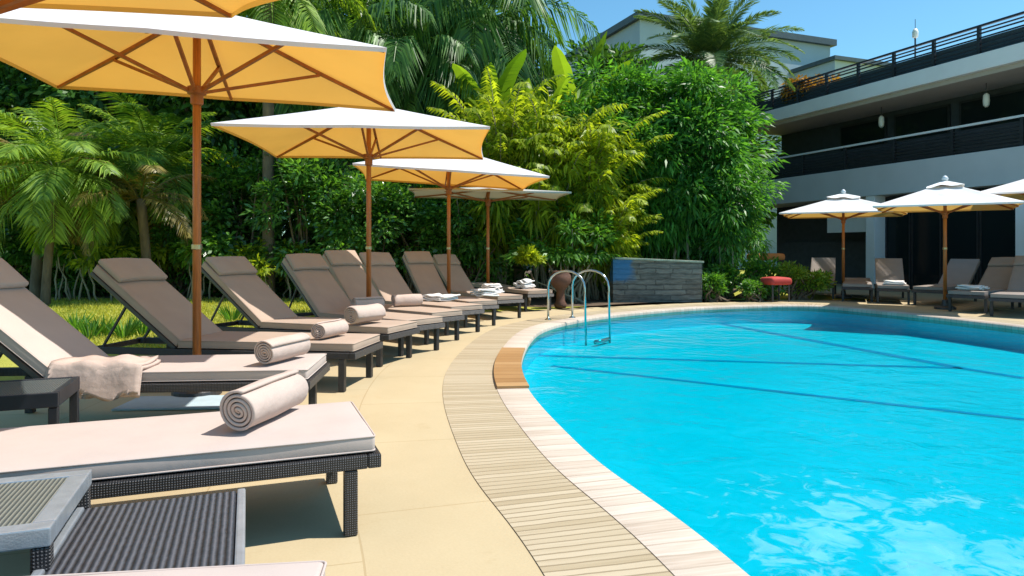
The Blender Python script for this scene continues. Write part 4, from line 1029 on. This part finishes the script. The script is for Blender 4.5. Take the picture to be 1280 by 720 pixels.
plant('garden_palm', 'bright feathery palm whose lit fronds hang above the largest canopy', 'palm tree', (-5.1, 14.4, -.02), GP, me3, 'leaf_palm_bright', 'crown', st3, 'bark', .3)
me4, st4 = palm_mesh(5.4, 26, 2.6, 64, .75, .045, 1.25, -.6, 1.9, .8, .14)
plant('garden_palm', 'dark drooping palm between the bright palm and the banana plants', 'palm tree', (-2.4, 16.6, -.02), GP, me4, 'leaf_palm', 'crown', st4, 'bark', 1.1)
plant('garden_palm', 'tall dark palm with fronds against the sky left of centre', 'palm tree', (-.75, 17.6, -.02), GP, me4, 'leaf_palm', 'crown', st4, 'bark', 2.6, 1.27)
plant('garden_palm', 'dark palm with hanging fronds behind the second umbrella canopy', 'palm tree', (-3.9, 16.0, -.02), GP, me4, 'leaf_palm', 'crown', st4, 'bark', 4.0, 1.05)
me5, st5 = palm_mesh(6.45, 50, 2.6, 90, .52, .038, 1.45, -.2, 1.0, .15, .2, up=.2)
plant('date_palm', 'grey green date palm rising above the bamboo before the rear building', 'palm tree', (5.5, 19.2, -.02), GP, me5, 'leaf_date', 'crown', st5, 'bark', .2, (.9, .9, .98))

# banana plants ---------------------------------------------------
def banana_mesh(nleaf, h, ll, lw):
    V = []; F = []; tb = MB()
    tb.tube([(0, 0, -.02), (0.02, 0, h * .5), (0.0, 0.02, h)], [.11, .09, .05], 8)
    for k in range(nleaf):
        az = k * 2.399 + rng.normal() * .2; el = 1.45 - .5 * (k / nleaf) + rng.normal() * .08; bend = .5 + .9 * k / nleaf; n = 16
        p = np.array([0, 0, h - .25 * k / nleaf]); L = ll * (.8 + .4 * rng.random()); rows = []
        for i in range(n + 1):
            t = i / n; e = el - bend * t * t; d = np.array([math.cos(e) * math.cos(az), math.cos(e) * math.sin(az), math.sin(e)])
            s_ = np.array([-math.sin(az), math.cos(az), 0]); u = np.cross(s_, d)
            wd = lw * (math.sin(PI * min(1, max(0, (t - .14) / .86))) ** .55 if t > .14 else .0) * .5 + .012
            jag = 1 - .18 * rng.random()
            rows.append((p - s_ * wd * jag + u * wd * .35, p.copy(), p + s_ * wd * (1 - .18 * rng.random()) + u * wd * .35)); p = p + d * L / n
        b = len(V)
        for r in rows: V.extend(tuple(q) for q in r)
        for i in range(n):
            for c in (0, 1): F.append((b + i * 3 + c, b + i * 3 + c + 1, b + i * 3 + c + 4, b + i * 3 + c + 3))
    me = bpy.data.meshes.new('leaves'); me.from_pydata(V, [], F); me.update(); return me, tb.mesh('stem')
ban = [banana_mesh(9, 2.9, 1.7, .36), banana_mesh(8, 2.5, 1.6, .32)]
for k, (x, y, s_, lab) in enumerate(((-.55, 15.9, 1.27, 'banana plant with one broad upright pale leaf left of the lime bushes'), (.75, 16.4, 1.30, 'banana plant standing against the open sky behind the lime bushes'),
                                  (1.55, 17.2, 1.40, 'darker banana plant before the teal wing of the rear building'), (.15, 15.9, 1.18, 'short banana plant above the flat shade-grey umbrella'))):
    a, b = ban[k % 2]; plant('banana_plant', lab, 'banana plant', (x, y, -.02), 'banana plants', a, 'leaf_banana', 'leaves', b, 'bark_pale', k * 1.7, s_)

# lime arching bushes --------------------------------------------
def lime_mesh(n, rad, h, K):
    lv = Leaves(); mb = MB()
    C = crown_leaves(lv, n, (0, 0, h * .52), (rad, rad * .85, h * .36), K, .34, .27, .050, .45, .4, .45, .3)
    for k in range(70):
        az = rng.random() * 2 * PI; r0 = rad * .55 * rng.random(); z0 = h * (.25 + .35 * rng.random())
        frond(lv, mb, (r0 * math.cos(az), r0 * math.sin(az), z0), az + rng.normal() * .4, 1.42 - .35 * rng.random(), h * (.30 + .22 * rng.random()), 1.2 + .9 * rng.random(), 26, .30, .058, .5, .012, -.02, .15)
    for c in C[::5]: mb.tube(wob((rng.normal() * .12, rng.normal() * .12, -.02), c, 5, .05), [.03, .026, .022, .016, .01], 5)
    return lv.mesh('foliage'), mb.mesh('stems')
canes = [lime_mesh(5200, 1.0, 4.2, 50), lime_mesh(5000, 1.05, 3.9, 46)]
GB = 'lime green arching bushes'
for k, (x, y, s_, lab) in enumerate(((-.25, 15.0, (1.05, 1.05, 1.27), 'lime green arching bush right beside the tilted umbrella tip'), (.75, 14.9, (1.04, 1.04, 1.28), 'tall lime green arching bush in the middle of its group'),
                                  (1.65, 14.7, (.97, .97, 1.12), 'lime green arching bush above the ladder, leaning right'), (2.0, 14.6, .72, 'rounded lime bush whose yellow edge overhangs the stone wall'))):
    a, b = canes[k % 2]; plant('arching_bush', lab, 'bush', (x, y, -.02), GB, a, 'leaf_lime', 'foliage', b, 'bark_pale', k * 1.1, s_)
# dark spreading bush under them, with bare twisted stems
me, st = shrub_mesh(5200, 1.25, 2.2, 30, .38, .15, .05, .25, .5, .9)
plant('spreading_shrub', 'dark spreading shrub on bare twisted stems behind the ladder', 'shrub', (1.15, 13.9, -.02), None, me, 'leaf_mid', 'foliage', st, 'bark_pale', .6, 1.0)
me, st = shrub_mesh(700, .30, .30, 8, .14, .10, .045, .1, .6, .1)
tb = MB(); tb.tube(wob((0, 0, -.02), (.05, 0, .62), 6, .03), [.03, .026, .024, .02, .018, .014], 6); 
pt = thing('potted_topiary', 'small yellow green leaf cluster on a thin stem left of the ladder', 'plant', (.30, 12.95, 0)); link_mesh('crown', me, 'leaf_lime', pt, (0, 0, .72), None); tb.build('trunk', 'bark', pt)

# big bamboo-like tree group -------------------------------------
def bamboo_mesh(n, h, rad, nst):
    lv = Leaves(); mb = MB()
    for k in range(nst):
        a = rng.random() * 2 * PI; r = rad * .45 * rng.random() ** .5; b = (r * math.cos(a), r * math.sin(a), -.02); tp = (b[0] * 1.2, b[1] * 1.2, h * (.60 + .15 * rng.random()))
        mb.tube(wob(b, tp, 7, .04), [.035, .034, .032, .028, .022, .016, .008], 6)
    C = crown_leaves(lv, n, (0, 0, h * .60), (rad, rad * .85, h * .40), 52, .50, .20, .050, .35, .45, .55)
    C = crown_leaves(lv, n // 5, (0, 0, h * .32), (rad * .9, rad * .8, h * .18), 24, .34, .20, .04, .7, .4, .4)
    return lv.mesh('crown'), mb.mesh('trunk')
bam = [bamboo_mesh(17000, 5.5, 1.35, 9), bamboo_mesh(16000, 5.1, 1.25, 8)]
GT = 'tall leafy bamboo trees beside the hotel'
for k, (x, y, s_, lab) in enumerate(((2.45, 15.9, .98, 'leafy bamboo tree behind the low stone wall, leftmost of its group'), (3.5, 16.0, 1.02, 'leafy bamboo tree directly under the date palm'), (4.35, 15.7, .98, 'leafy bamboo tree touching the hotel roof edge'),
                                  (4.72, 15.2, .66, 'shorter bamboo tree with pale stems right of the stone wall'))):
    a, b = bam[k % 2]; plant('bamboo_tree', lab, 'tree', (x, y, -.02), GT, a, 'leaf_bamboo', 'crown', b, 'bark_pale', k * 1.9, s_)
# dark hedge in front of the rear building
me, st = tree_mesh(9000, 8.6, 2.4, 50, .7, .28, .12, 1.2)
for k, (x, y, s_, lab) in enumerate(((1.7, 24.8, .74, 'dark tree before the teal wing, left of the date palm'), (3.9, 24.4, .98, 'dark tree with lumpy top just left of the date palm'), (7.6, 25.0, .88, 'dark tree behind the date palm, next to the hotel roof'))):
    plant('garden_tree', lab, 'tree', (x, y, -.02), 'dark trees before the rear building', me, 'leaf_deep', 'crown', st, 'bark', k * 2.2 + 1, s_)
# orange leaved plant on the terrace end of the hotel
p = bpt(5.2, -.75)
lv = Leaves(); mb = MB()
crown_leaves(lv, 1500, (0, 0, .62), (.85, .65, .55), 22, .24, .17, .06, .5, .4, .5)
for k in range(9): mb.tube(wob((0, 0, 0), (.6 * math.cos(k * .7), .5 * math.sin(k * .7), .5 + .3 * rng.random()), 4, .03), .014, 5)
plant('orange_shrub', 'orange leaved shrub on the corner of the hotel roof', 'shrub', (p[0], p[1], 5.53), None, lv.mesh('foliage'), 'leaf_orange', 'foliage', mb, 'bark', 0, 1.0)
# small plants at the right
me, st = shrub_mesh(2600, .48, .78, 26, .16, .085, .035, .0, .4, .08)
plant('flower_bush', 'rounded yellow green bush beside the far right loungers', 'bush', (6.15, 14.6, -.01), None, me, 'leaf_palm_bright', 'foliage', st, 'bark', 0, (1.05, 1.0, 1.0))
me, st = shrub_mesh(1500, .36, .60, 18, .14, .08, .04, .1, .4, .06)
GS = 'small plants right of the stone wall'
for k, (x, y, s_, m_, lab) in enumerate(((4.85, 13.95, .72, 'leaf_mid', 'small green plant in front of the red seat'), (4.05, 14.0, .95, 'flower_orange', 'small plant with orange leaves beside the stone wall end'),
                                     (4.55, 14.9, 1.2, 'leaf_mid', 'white speckled leafy plant among the pale stems'), (5.35, 14.9, 1.35, 'leaf_mid', 'green bush behind the red seats'))):
    plant('garden_plant', lab, 'plant', (x, y, -.01), GS, me, m_, 'foliage', st, 'bark', k * 1.4, s_)
# red garden seat and the orange topped one behind
def stool(loc, w_, h, m, label):
    t = thing('cushioned_stool', label, 'stool', loc, R(15), 'stools right of the stone wall')
    link_mesh('cushion', soft_box(w_, .42, .14, .05, 6, 5, .02, .006, 3), m, t, (-w_ / 2, 0, h - .14))
    for a in (-1, 1):
        for b in (-1, 1): MB().tube([(a * (w_ / 2 - .05), b * .16, 0), (a * (w_ / 2 - .05), b * .16, h - .13)], .018, 6).build('leg', 'dark_metal', t)
stool((5.35, 13.95, 0), .48, .48, 'red_fabric', 'low red cushioned seat among the small plants')
stool((5.75, 15.6, 0), .75, .95, 'orange_fabric', 'higher orange red seat behind the low red one')

# lawn grass and tufts -------------------------------------------
n = 60000
X_ = rng.uniform(-13, -1.2, n); Y_ = rng.uniform(7.0, 14.6, n)
sel = np.ones(n, bool)
for s0 in range(0, n, 4000):
    d = np.sqrt(((np.stack([X_[s0:s0 + 4000], Y_[s0:s0 + 4000]], 1)[:, None, :] - P0[None, ::4, :]) ** 2).sum(2)); j = d.argmin(1)
    sel[s0:s0 + 4000] = d.min(1) > DECKW[::4][j] + .03
X_, Y_ = X_[sel], Y_[sel]; n = len(X_)
lv = Leaves(); lv.add(np.stack([X_, Y_, np.full(n, -.012)], 1), rnd_dirs(n, 2.0), rng.normal(size=(n, 3)), .05 + .05 * rng.random(n), .014, .1)
tag(link_mesh('grass', lv.mesh('grass'), 'grass_blade'), kind='stuff')
def tuft_mesh():
    lv = Leaves(); n = 60; a = rng.random(n) * 2 * PI
    P = np.stack([.07 * np.cos(a) * rng.random(n), .07 * np.sin(a) * rng.random(n), np.zeros(n)], 1); D = np.stack([np.cos(a) * .6, np.sin(a) * .6, .8 + rng.random(n)], 1)
    lv.add(P, D, rng.normal(size=(n, 3)), .22 + .16 * rng.random(n), .02, .12); return lv.mesh('tuft')
tf = tuft_mesh()
for k, (pxx, pyy) in enumerate(((112, 424), (128, 421), (155, 423), (178, 420), (95, 415), (290, 402))):
    o = link_mesh('grass_tuft', tf, 'leaf_mid'); x, y = at(pxx, pyy); o.location = (x, y, -.012); o.rotation_euler = (0, 0, k)
    tag(o, 'spiky green grass tuft on the lawn edge behind the left loungers', 'grass tuft', 'grass tufts on the lawn edge')
